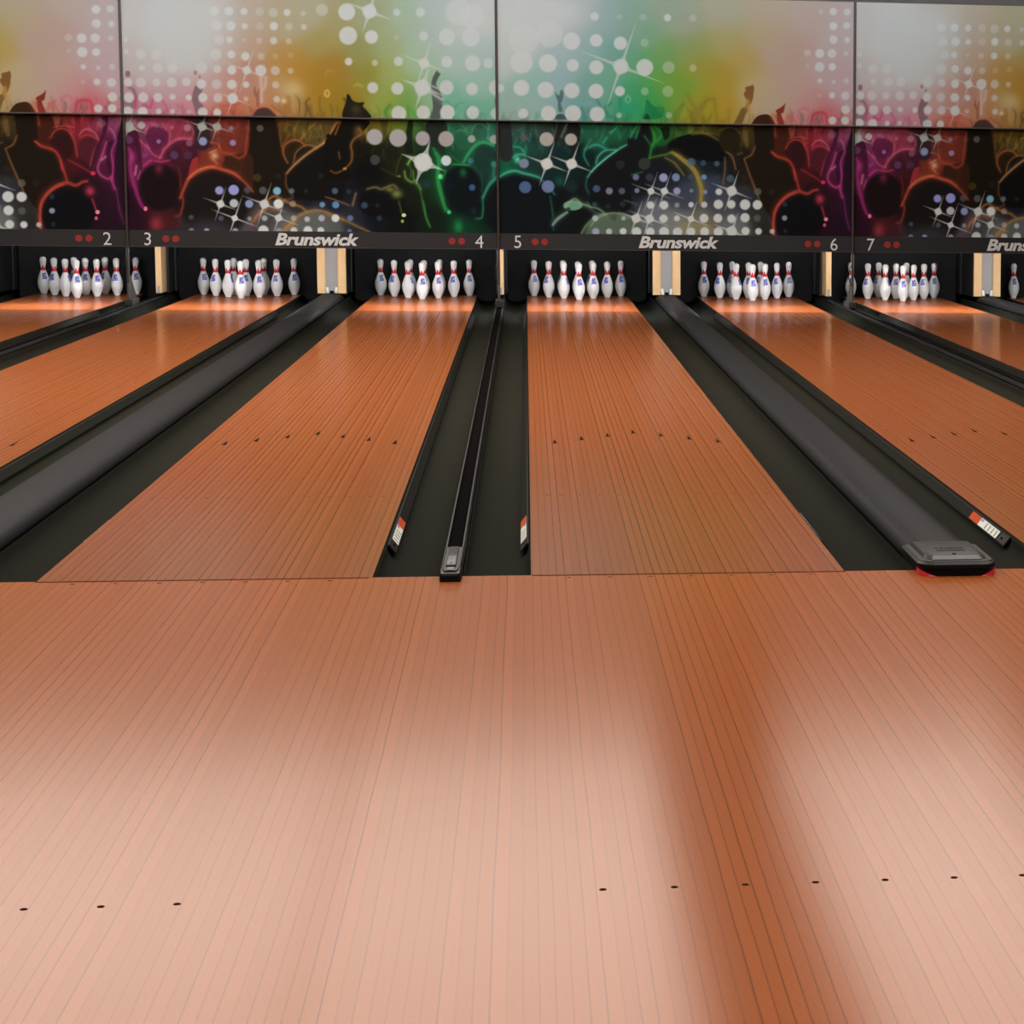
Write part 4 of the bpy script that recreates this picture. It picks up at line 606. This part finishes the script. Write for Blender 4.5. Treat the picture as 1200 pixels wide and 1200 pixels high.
# ---------------------------------------------------------------- ball returns
def ball_return(k, lab):
    t = tag(empty('ball_return_cover', (RETX[k], 0, 0)), lab, 'ball return', 'ball return covers between lanes')
    prof = [(-.120, -.004), (-.123, .010), (-.116, .030), (-.098, .045), (-.06, .054), (0, .057), (.06, .054), (.098, .045), (.116, .030), (.123, .010), (.120, -.004), (.10, -.06), (-.10, -.06)]
    bm = bmesh.new(); extrude_y(bm, prof, .20, 18.2); link('track_cover', from_bm(bm, 'track_cover', True), M['cover'], t)
    for s in (-1, 1):
        bm = bmesh.new(); extrude_y(bm, [(s*.1235, -.002), (s*.1245, .010), (s*.1285, .008), (s*.1275, -.002)], .20, 18.2); link('side_seal', from_bm(bm, 'side_seal'), M['insert'], t)
    # nose: a broad shallow cap narrowing to the front, stepped top
    def outline(sc, front, y1, n=10, cr=.07):
        W = .135*sc; P = [(-W, y1)]
        for i in range(n+1):
            a = PI/2*i/n; P.append((-W+cr*(1-math.cos(a))*.9, front+cr*(1-math.sin(a))))
        for i in range(n, -1, -1):
            a = PI/2*i/n; P.append((W-cr*(1-math.cos(a))*.9, front+cr*(1-math.sin(a))))
        P.append((W, y1)); return P
    def loft(levels, m, nm, par):
        bm = bmesh.new(); R = [[bm.verts.new((x, y, z(x, y) if callable(z) else z)) for x, y in P] for P, z in levels]
        for a, b in zip(R, R[1:]):
            n = len(a)
            for i in range(n): j = (i+1) % n; bm.faces.new((a[i], a[j], b[j], b[i]))
        bm.faces.new(R[0][::-1]); bm.faces.new(R[-1])
        return link(nm, from_bm(bm, nm, True), m, par)
    nose = loft([(outline(.955, -.150, .26, cr=.075), .0004), (outline(.97, -.155, .26, cr=.07), .024), (outline(1., -.160, .27, cr=.07), .028), (outline(1.0, -.160, .27, cr=.07), .040), (outline(.96, -.148, .27, cr=.065), .046)], M['black'], 'nose_cap', t)
    loft([(outline(.95, -.143, .262, cr=.062), .0455), (outline(.93, -.138, .262, cr=.06), .049), (outline(.87, -.118, .262, cr=.055), .049)], M['nose'], 'nose_rim', nose)
    loft([(outline(.80, -.112, .26, cr=.05), .0485), (outline(.74, -.075, .26, cr=.05), .060), (outline(.60, .0, .25, cr=.04), .0625)], M['nose'], 'nose_deck', nose)
    bm = bmesh.new()
    vs = [bm.verts.new(p) for p in ((-.085, -.108, .0515), (.085, -.108, .0515), (.078, -.078, .0612), (-.078, -.078, .0612), (-.085, -.105, .050), (.085, -.105, .050), (.078, -.074, .060), (-.078, -.074, .060))]
    for f in ((0,1,2,3), (4,5,6,7), (0,1,5,4), (1,2,6,5), (2,3,7,6), (3,0,4,7)): bm.faces.new([vs[i] for i in f])
    link('facet_highlight', from_bm(bm, 'facet_highlight'), M['nose_top'], nose)  # lighter plate on the nose slope, painting in the facet's highlight
    for y, x0, x1 in ((.02, -.05, .05), (.075, .0, .05), (.075, -.048, -.036), (.075, -.03, -.018), (.075, -.012, -.004)):
        box('nose_groove', M['insert'], (x0, x1, y, y+.010, .0618, .0633), nose)
    box('nose_latch', M['insert'], (-.006, .006, -.055, -.045, .0622, .0632), nose)
    for s in (-1, 1):
        bm = bmesh.new(); rings = []
        n = 6; W = .135
        for z, o in ((.0004, .0035), (.026, .0015)):
            P = []
            for i in range(n+1):
                a = PI/2*i/n*.92; P.append((s*(W-.07*(1-math.cos(a))*.9), -.157+.07*(1-math.sin(a))))
            k2 = 1 if z < .01 else .35
            P = P[:1]+P[1:]
            rings.append([bm.verts.new((x*(1+o), y-o*(i/n), z if z < .01 else (.026*(1-(i/n))+.001))) for i, (x, y) in enumerate(P)])
            rings.append([bm.verts.new((x*(1-.05), y+.004, z if z < .01 else (.026*(1-(i/n))+.001))) for i, (x, y) in enumerate(P)])
        a0, a1, b0, b1 = rings
        for i in range(n):
            bm.faces.new((a0[i], a0[i+1], b0[i+1], b0[i])); bm.faces.new((a1[i], b1[i], b1[i+1], a1[i+1])); bm.faces.new((b0[i], b0[i+1], b1[i+1], b1[i])); bm.faces.new((a0[i], a1[i], a1[i+1], a0[i+1]))
        bm.faces.new((a0[0], b0[0], b1[0], a1[0])); bm.faces.new((a0[n], a1[n], b1[n], b0[n]))
        c = link('corner_reflector', from_bm(bm, 'corner_reflector', True), M['red'], nose); c['label'] = 'red corner reflector'
RL = {-1:'wide grey textured ball return cover between lanes three and four', 0:'wide grey textured ball return cover with red-cornered black nose between lanes five and six', 1:'far grey ball return cover between lanes seven and eight at the right edge'}
for k, lab in RL.items(): ball_return(k, lab)
# ---------------------------------------------------------------- kickbacks, pit curtains
def kick_narrow(k, lab):
    t = tag(empty('kickback_partition', (DIVX[k], YK, .04)), lab, 'partition', 'narrow kickback partitions')
    box('maple_edge', M['maple'], (-.028, .028, 0, .38, .012, .95), t, bev=.002)
    box('front_panel', M['kick'], (-.050, .050, .3805, .85, .0, .95), t)
    box('rear_panel', M['kick2'], (-.060, .060, .851, 1.5, -.01, .95), t, bev=.006)
    b = box('floor_bracket', M['panelgrey'], (-.016, .012, -.006, -.0005, .013, .085), t, bev=.001)
def kick_wide(k, lab):
    t = tag(empty('ball_return_housing', (RETX[k], YK, .045)), lab, 'housing', 'wooden ball return housings')
    for s, nm in ((-1, 'maple_post'), (1, 'maple_post')):
        bm = bmesh.new(); box_bm(bm, s*.1-.042, s*.1+.042, 0, .06, .012, .95, bev=.003); link(nm, from_bm(bm, nm, True), M['maple'], t)
        box('inner_bevel', M['maple_end'], (min(s*.058, s*.066), max(s*.058, s*.066), -.004, -.0005, .014, .94), t)
    box('grey_door', M['panelgrey'], (-.0575, .0575, .012, .03, .012, .95), t)
    for s in (-1, 1):
        bm = bmesh.new(); box_bm(bm, s*.040-.012, s*.040+.012, -.012, .010, .016, .075, bev=.003)
        for v in bm.verts:
            if v.co.z > .05: v.co.x += s*.006
        c = link('bracket', from_bm(bm, 'bracket', True), M['bracket'], t)
    box('latch', M['black'], (-.018, .018, -.010, .010, .014, .040), t, bev=.002)
    for s in (-1, 1):
        box('side_panel', M['kick'], (min(s*.100, s*.136), max(s*.100, s*.136), .0605, .85, .0, .95), t)
        box('rear_panel', M['kick2'], (min(s*.100, s*.146), max(s*.100, s*.146), .851, 1.5, -.01, .95), t)
for k, lab in {-1:'pale maple partition end between the pins of lanes two and three', 0:'slim pale maple partition end behind the centre post between lanes four and five', 1:'pale maple partition end between the pins of lanes six and seven'}.items(): kick_narrow(k, lab)
for k, lab in {-2:'pale maple partition sliver at the far left edge of the pin area', -1:'maple and grey ball return housing between the pins of lanes three and four', 0:'maple and grey ball return housing between the pins of lanes five and six', 1:'maple and grey ball return housing right of the pins of lane seven'}.items(): kick_wide(k, lab)
def curtain(n):
    def prof(x):   # bottom outline: level over the lane, rounded down into each gutter
        d = abs(x)-HW
        if d < .0: return -.02
        u = min(1, d/.225); return .0-.072*math.sin(PI*max(.0, u))**.45
    bm = bmesh.new(); N_ = 60; hw = HW+.205; xs = [-hw+2*hw*i/N_ for i in range(N_+1)]
    F = []; B = []
    for x in xs:
        zb = prof(x); F.append((bm.verts.new((x, 0, zb)), bm.verts.new((x, 0, .95)))); B.append((bm.verts.new((x, .02, zb)), bm.verts.new((x, .02, .95))))
    for i in range(N_):
        bm.faces.new((F[i][0], F[i+1][0], F[i+1][1], F[i][1])); bm.faces.new((B[i][0], B[i][1], B[i+1][1], B[i+1][0]))
        bm.faces.new((F[i][0], B[i][0], B[i+1][0], F[i+1][0])); bm.faces.new((F[i][1], F[i+1][1], B[i+1][1], B[i][1]))
    for e in (0, N_): bm.faces.new((F[e][0], F[e][1], B[e][1], B[e][0]))
    o = link('pit_curtain', from_bm(bm, 'pit_curtain', True), M['curtain'], None, (LX[n], 19.28, .0))
    tag(o, 'black pit curtain hanging behind the pins of lane %s' % LN[n], 'curtain', 'pit curtains behind the pins')
for n in range(2, 9): curtain(n)
# ---------------------------------------------------------------- pins
PROF = [(0, .0258), (.006, .0280), (.019, .0338), (.0572, .0498), (.0857, .0577), (.1143, .0605), (.1492, .0579), (.1842, .0470), (.2127, .0365), (.2381, .0262), (.254, .0228), (.2762, .0236), (.3, .0268), (.3239, .0305), (.3429, .0324), (.356, .0318), (.367, .0275), (.3750, .0195), (.3795, .0095)]
def prad(z):
    for (z0, r0), (z1, r1) in zip(PROF, PROF[1:]):
        if z <= z1: t = (z-z0)/(z1-z0); return r0+(r1-r0)*t
    return .005
# smooth radius via catmull on the table
_P = catmull([(z, r) for z, r in PROF], 4)
def pr(z): return float(np.interp(z, _P[:, 0], _P[:, 1]))
def lathe_me(name, zs, seg=28, tip=True):
    bm = bmesh.new(); R = []
    for z, r in zs: R.append([bm.verts.new((r*math.cos(2*PI*i/seg), r*math.sin(2*PI*i/seg), z)) for i in range(seg)])
    for a, b in zip(R, R[1:]):
        for i in range(seg): j = (i+1) % seg; bm.faces.new((a[i], a[j], b[j], b[i]))
    bm.faces.new(R[0][::-1])
    t = bm.verts.new((0, 0, .381))
    for i in range(seg): bm.faces.new((R[-1][i], R[-1][(i+1) % seg], t))
    return from_bm(bm, name, True)
body_me = lathe_me('body', [(float(z), float(r)) for z, r in _P])
for p in body_me.polygons: p.use_smooth = True
def wrap_patch(bm, zf0, zf1, a0, a1, na, nz, off):
    V = [[None]*(nz+1) for _ in range(na+1)]
    for i in range(na+1):
        a = a0+(a1-a0)*i/na
        for j in range(nz+1):
            z = zf0(a)+(zf1(a)-zf0(a))*j/nz; r = pr(z)+off; V[i][j] = bm.verts.new((r*math.cos(a), r*math.sin(a), z))
    for i in range(na):
        for j in range(nz): bm.faces.new((V[i][j], V[i+1][j], V[i+1][j+1], V[i][j+1]))
bm = bmesh.new()
def crown(a):       # solid band with five points rising from it
    u = (a*5/(2*PI)) % 1.; return .267+.032*max(0, 1-abs(u-.5)/.42)
wrap_patch(bm, lambda a: .241, crown, 0, 2*PI, 70, 6, .0007); band_me = from_bm(bm, 'crown_band', True)
bm = bmesh.new()    # emblem: two slanting rows of blocky strokes over the shoulder of the pin, facing -y
def strip(u0, u1, z0, z1, sl=.006):
    u0 -= .015; u1 += .015; z0 -= .0012; z1 += .0012
    a0, a1 = -PI/2+u0, -PI/2+u1
    wrap_patch(bm, lambda a: z0+sl*(a+PI/2), lambda a: z1+sl*(a+PI/2), a0, a1, 5, 2, .0007)
strip(-.40, -.28, .183, .213); strip(-.28, -.05, .206, .213); strip(-.28, -.08, .194, .200); strip(-.28, -.05, .183, .188); strip(-.08, .02, .185, .210)
strip(.10, .20, .185, .213); strip(.20, .46, .206, .213); strip(.32, .42, .185, .206)
strip(-.36, -.25, .153, .179); strip(-.25, -.04, .172, .179); strip(-.25, -.04, .153, .159); strip(-.04, .06, .155, .178)
strip(.12, .22, .153, .179); strip(.22, .42, .172, .179); strip(.22, .42, .153, .159); strip(.34, .44, .155, .178)
emb_me = from_bm(bm, 'emblem', True)
SP = {'7':(-.4572,3), '8':(-.1524,3), '9':(.1524,3), '10':(.4572,3), '4':(-.3048,2), '5':(0,2), '6':(.3048,2), '2':(-.1524,1), '3':(.1524,1), '1':(0,0)}
SROT = {'7':.18, '4':-.55, '2':1.05, '1':.12, '3':.08, '6':-.3, '10':.05, '8':-.75, '5':-.1, '9':-.7}
POS = {'1':'front of rack', '2':'second-row left pin', '3':'second-row right pin', '4':'third-row left pin', '5':'third-row middle pin', '6':'third-row right pin',
       '7':'back-row far left pin', '8':'back-row inner left pin', '9':'back-row inner right pin', '10':'back-row far right pin'}
RACK = {2:'leftmost rack', 3:'rack left of the left ball return', 4:'rack just left of the centre divider', 5:'rack just right of the centre divider', 6:'rack right of the middle ball return', 7:'rightmost full rack'}
first = None; rr = random.Random(3)
for n in range(2, 9):
    for k, (dx, row) in SP.items():
        if n == 8 and k != '7': continue
        loc = (LX[n]+dx, 18.288+row*.264, 0)
        if first is None:
            first = empty('bowling_pin', loc)
            link('body', body_me, M['pin'], first); b = link('crown_band', band_me, M['pin_red'], first); b['label'] = 'red crown band'
            e = link('emblem', emb_me, M['pin_blue'], first); e['label'] = 'blue emblem'; p = first
        else: p = copy_tree(first, None, loc)
        ang = math.atan2(loc[0]+.538, loc[1]+8.63)
        p.rotation_euler = (0, 0, -ang+SROT[k])
        tag(p, 'white red-crowned pin, %s, %s' % (POS[k], RACK[n]) if n < 8 else 'lone white bowling pin at the right edge of the photo, on lane eight', 'bowling pin', 'bowling pins racked on lane %s' % LN[n])
# ---------------------------------------------------------------- masking units
def art_mesh(kind, x0, x1, z0, z1, E):
    I = paint(kind); ny, nx = I.shape[:2]
    lin = np.where(I <= .04045, I/12.92, ((I+.055)/1.055)**2.4)*np.array(E)
    lin = np.clip(lin, 0, .93)
    xs = np.linspace(x0, x1, nx); zs = np.linspace(z0, z1, ny); X, Z = np.meshgrid(xs, zs)
    co = np.zeros((ny*nx, 3)); co[:, 0] = X.ravel(); co[:, 2] = Z.ravel()
    idx = np.arange(ny*nx).reshape(ny, nx); q = np.stack([idx[:-1, :-1], idx[:-1, 1:], idx[1:, 1:], idx[1:, :-1]], -1).reshape(-1, 4)
    me = D.meshes.new('printed_panel'); me.vertices.add(ny*nx); me.vertices.foreach_set('co', co.ravel())
    nf = len(q); me.loops.add(nf*4); me.loops.foreach_set('vertex_index', q.ravel().astype(np.int32))
    me.polygons.add(nf); me.polygons.foreach_set('loop_start', np.arange(0, nf*4, 4, dtype=np.int32)); me.update(calc_edges=True)
    ca = me.color_attributes.new('print', 'FLOAT_COLOR', 'POINT'); c4 = np.ones((ny*nx, 4), np.float32); c4[:, :3] = lin.reshape(-1, 3)
    ca.data.foreach_set('color', c4.ravel()); return me
M['print'] = mat('printed_mural', (1, 1, 1, 1), .5, .06)
_nt = M['print'].node_tree; _a = _nt.nodes.new('ShaderNodeAttribute'); _a.attribute_name = 'print'
_nt.links.new(_a.outputs['Color'], _nt.nodes['Principled BSDF'].inputs['Base Color'])
HP_ = PAIR/2; G = .010
ZL0, ZL1, ZU0, ZU1 = .731, 1.784, 1.790, 2.965
meshes = {k: art_mesh(k+'u', -HP_+G, HP_-G, ZU0, ZU1, P_EU) for k in 'AB'}
meshes_l = {k: art_mesh(k+'l', -HP_+G, HP_-G, ZL0, ZL1, P_EL) for k in 'AB'}
brand = text_mesh('Brunswick', .150, 'lettering', shear=.26, offset=.0050, extrude=.0012, spacing=.97)
NUM = {k: text_mesh(str(k), .158, 'number', offset=-.0004, extrude=.001) for k in range(1, 9)}
for k, me in NUM.items():
    sc = .118/me['h']
    for v in me.vertices: v.co.x *= sc*.98; v.co.z *= sc
sc = .765/brand['w']; hz = .116/brand['h']
for v in brand.vertices: v.co.x *= sc; v.co.z *= hz
bm = bmesh.new(); r = bmesh.ops.create_cone(bm, cap_ends=True, segments=20, radius1=.032, radius2=.032, depth=.002, matrix=Matrix.Rotation(PI/2, 4, 'X')); dot_me = from_bm(bm, 'red_dot')
UN = {-2:('B', 1, 2, 'cut by the left edge of the photo'), -1:('A', 3, 4, 'over lanes three and four'), 0:('B', 5, 6, 'over lanes five and six'), 1:('A', 7, 8, 'over lane seven at the right edge')}
UTXT = {-2:'upper crowd mural panel with yellow and pink haze, at the left edge', -1:'upper crowd mural panel, white-pink fading to orange and green, over lanes three and four',
        0:'upper crowd mural panel, teal fading to yellow and pink, over lanes five and six', 1:'upper crowd mural panel with white-dotted pink haze, over lane seven at right'}
LTXT = {-2:'dark lower crowd mural panel with red-rimmed head, at the left edge', -1:'dark lower crowd mural panel, magenta turning green, over lanes three and four',
        0:'dark lower crowd mural panel, teal turning magenta, over lanes five and six', 1:'dark lower crowd mural panel, magenta and orange, over lane seven at right'}
for k, (kind, na, nb, wh) in UN.items():
    cx = RETX[k]
    t = tag(empty('crowd_mural', (cx, YU, 0)), UTXT[k], 'mural panel', 'upper mural panels over the pins')
    link('printed_face', meshes[kind], M['print'], t, (0, -.0008, 0)); box('backing', M['trim'], (-HP_+G*.6, HP_-G*.6, 0, .03, ZU0-.006, ZU1+.006), t)
    box('bottom_rail', M['trim'], (-HP_+G*.6, HP_-G*.6, -.006, -.0012, ZU0-.007, ZU0+.0045), t)
    t = tag(empty('crowd_mural', (cx, YM, 0)), LTXT[k], 'mural panel', 'lower mural panels over the pins')
    link('printed_face', meshes_l[kind], M['print'], t, (0, -.0008, 0)); box('backing', M['trim'], (-HP_+G*.6, HP_-G*.6, 0, .03, ZL0, ZL1+.001), t)
    t = tag(empty('number_fascia', (cx, YM, 0)), 'charcoal fascia strip numbered %s and %s, %s' % (LN[na], LN[nb], wh), 'sign', 'number fascias above the pins')
    box('fascia_board', M['fascia'], (-HP_+G*.6, HP_-G*.6, -.004, .034, .582, ZL0-.001), t)
    box('bottom_lip', M['fascia_lip'], (-HP_+G*.6, HP_-G*.6, -.009, .0, .5765, .5815), t)
    l = link('lettering', brand, M['letter'], t, (.018 if kind == 'A' else .012, -.0055, .657)); l['label'] = 'white slanted company lettering'
    for s, num in ((-1, na), (1, nb)):
        q = link('lane_number', NUM[num], M['letter'], t, (s*(HP_-.180), -.0052, .650)); q['label'] = 'white lane number %d' % num
        for d in (.343, .433): q = link('red_dot', dot_me, M['dotred'], t, (s*(HP_-d), -.0052, .652))
def post(k, lab):
    x = DIVX[k]
    t = tag(empty('mask_post', (x, YM, .028)), lab, 'post', 'posts between the mural units')
    bm = bmesh.new(); bmesh.ops.create_cone(bm, cap_ends=True, segments=14, radius1=.0135, radius2=.0135, depth=1.0, matrix=Matrix.Translation((0, -.0235, .5)))
    for v in bm.verts: v.co.z = .05 if v.co.z < .5 else 1.755
    link('tube', from_bm(bm, 'tube', True), M['post'], t)
    bm = bmesh.new(); vs = []
    for y, z in ((-.03, .0), (.52, .0), (.46, .05), (.02, .30), (-.03, .30)):
        vs.append((bm.verts.new((-.006, y, z)), bm.verts.new((.006, y, z))))
    n = len(vs)
    bm.faces.new([v[0] for v in vs]); bm.faces.new([v[1] for v in vs][::-1])
    for i in range(n): j = (i+1) % n; bm.faces.new((vs[i][0], vs[i][1], vs[j][1], vs[j][0]))
    link('gusset_plate', from_bm(bm, 'gusset_plate'), M['mesh'], t)
    box('base_block', M['mesh'], (-.034, .034, -.045, .40, .0005, .062), t, bev=.006)
    box('foot', M['trim'], (-.010, .010, -.052, -.038, .063, .21), t, bev=.003)
    bm = bmesh.new(); pr_ = None
    for i in range(13):
        a = i/12; p = Vector((-.012-.026*math.sin(PI*a), -.03, .22+.2*a))
        rg = [bm.verts.new(p+Vector((.004*math.cos(2*PI*q/6), .004*math.sin(2*PI*q/6), 0))) for q in range(6)]
        if pr_:
            for q in range(6): bm.faces.new((pr_[q], pr_[(q+1) % 6], rg[(q+1) % 6], rg[q]))
        pr_ = rg
    link('cable', from_bm(bm, 'cable', True), M['black'], t)
    u = tag(box('panel_joint_strip', M['trim'] if k else M['post'], (x-.0135, x+.0135, YU-.010, YU-.0015, ZU0-.006, ZU1+.006)), 'thin vertical joint strip %s, between two upper mural panels' % {-1:'above the two and three', 0:'in the middle of the photo', 1:'above the six and seven'}[k], 'trim', 'joint strips of the upper panels')
post(-1, 'thin brown-black post with a triangular foot between the numbers two and three')
post(0, 'thin brown-black post with a bowed cable between the numbers four and five')
post(1, 'thin brown-black post with a triangular foot between the numbers six and seven')
box_ = box('mask_top_rail', M['trim'], (XL+.02, XR-.02, YU, YU+.04, ZU1+.008, ZU1+.06)); tag(box_, 'grey top rail along the upper edge of the mural panels', 'rail')
# ---------------------------------------------------------------- lamps
LAB = []
def lamp(x0, x1, y0, y1, z, lab, name='added_ceiling_panel', group='added luminous ceiling panels', mk='lamp'):
    t = tag(empty(name, ((x0+x1)/2, (y0+y1)/2, z)), lab, 'ceiling light', group)
    w, l = (x1-x0)/2, (y1-y0)/2
    box('diffuser', M[mk], (-w+.03, w-.03, -l+.03, l-.03, -.005, .01), t)
    bm = bmesh.new()
    for b in ((-w, w, -l, -l+.03), (-w, w, l-.03, l), (-w, -w+.03, -l+.031, l-.031), (w-.03, w, -l+.031, l-.031)): box_bm(bm, *b, -.012, .04)
    link('frame', from_bm(bm, 'frame'), M['lampframe'], t)
rows = P_ROWS  # unseen panels, added and spaced to form the floor's bright reflection and dark streak
cols = P_COLS
for i, (y0, y1, ek) in enumerate(rows):
    M['lamp_row'] = mat('added_panel_diffuser', rgb(230, 230, 230), .5, .2, emit=((1., .905, .80, 1), P_LAMP*ek))
    for j, (x0, x1) in enumerate(cols):
        lamp(x0, x1, y0, y1, 3.90, 'added unseen luminous panel over the lanes, row %d, column %d from left' % (i+1, j+1), mk='lamp_row')
M['flood'] = mat('added_fill_diffuser', rgb(230, 230, 230), .5, .2, emit=((1., .99, .98, 1), P_FLOOD))  # unseen lamps added for soft frontal fill on floor, mural and pins
for i, y0 in enumerate((-11.5, -7.5, -3.5, .5)):
    for j, x0 in enumerate((-7.5, -3.7, .1, 3.9)):
        lamp(x0, x0+3.4, y0, y0+2.8, 3.90, 'added unseen fill lamp over the approach, row %d to the foul line, column %d' % (i+1, j+1), 'added_approach_fill', 'added fill lamps over the approach', 'flood')
M['wash'] = mat('added_wash_diffuser', (1, 1, 1, 1), .5, .2, emit=((.93, .975, 1., 1), P_WASH))  # unseen troughs added to brighten the murals; back plates keep floor reflections dark
for k in (-2, -1, 0, 1):
    t = tag(empty('added_mural_wash', (RETX[k], 14.2, 3.5)), 'added unseen trough lamp washing the mural over lanes %s' % {-2:'one and two', -1:'three and four', 0:'five and six', 1:'seven and eight'}[k], 'lamp', 'added trough lamps in front of the murals')
    w = PAIR/2-.03
    box('back_plate', M['kick'], (-w, w, -.06, -.045, -.05, .13), t); box('bottom_lip', M['kick'], (-w, w, -.0449, .035, -.05, -.038), t); box('top_plate', M['kick'], (-w, w, -.0449, .10, .115, .13), t)
    box('diffuser', M['wash'], (-w+.02, w-.02, -.04, -.02, -.03, .05), t)
    for s in (-1, 1): box('hanger', M['kick'], (s*(w-.3)-.01, s*(w-.3)+.01, -.055, -.045, .131, .4495), t)
M['deck'] = mat('deck_lamp_tube', (1, 1, 1, 1), .5, .2, emit=((.96, .98, 1., 1), P_DECK))
for n in range(2, 9):
    t = tag(empty('pin_deck_lamp', (LX[n], 16.62, .68)), 'strip lamp behind the fascia shining down on the pins of lane %s' % LN[n], 'lamp', 'pin deck lamps')
    box('housing', M['kick'], (-.55, .55, -.12, .02, .045, .12), t)
    box('tube', M['deck'], (-.5, .5, -.075, .0, -.03, .04), t)
    for s in (-1, 1): box('hanger', M['kick'], (s*.45-.01, s*.45+.01, -.06, -.04, .121, 3.269), t)
# ---------------------------------------------------------------- world, camera
W_ = D.worlds.new('World'); SC.world = W_; W_.use_nodes = True; W_.node_tree.nodes['Background'].inputs[0].default_value = (.5, .48, .47, 1); W_.node_tree.nodes['Background'].inputs[1].default_value = .05
cd = D.cameras.new('camera'); cam = D.objects.new('camera', cd); COL.objects.link(cam); SC.camera = cam
f, cx, cy, CX, CY, CZ, yaw, pit, rol = 3006.88, 1137.38, 593.815, -.5379, -8.6323, 1.3576, .1721, -.1294, .0131
cd.sensor_width = 36; cd.sensor_fit = 'HORIZONTAL'; cd.lens = f/1200*36; cd.shift_x = (600-cx)/1200; cd.shift_y = (cy-600)/1200; cd.clip_end = 100
c, s = math.cos(yaw), math.sin(yaw); Rx = Vector((c, -s, 0)); Ry = Vector((s, c, 0)); Rz = Vector((0, 0, 1))
c, s = math.cos(pit), math.sin(pit); d = c*Ry+s*Rz; u = -s*Ry+c*Rz
c, s = math.cos(rol), math.sin(rol); X2 = c*Rx+s*u; U = -s*Rx+c*u
m = Matrix((X2, U, -d)).transposed().to_4x4(); m.translation = (CX, CY, CZ); cam.matrix_world = m
SC.view_settings.view_transform = 'Standard'; SC.view_settings.look = 'None'; SC.view_settings.gamma = 1; SC.view_settings.exposure = 0; SC.view_settings.use_curve_mapping = False
SC.cycles.max_bounces = 8; SC.cycles.caustics_reflective = False; SC.cycles.caustics_refractive = False
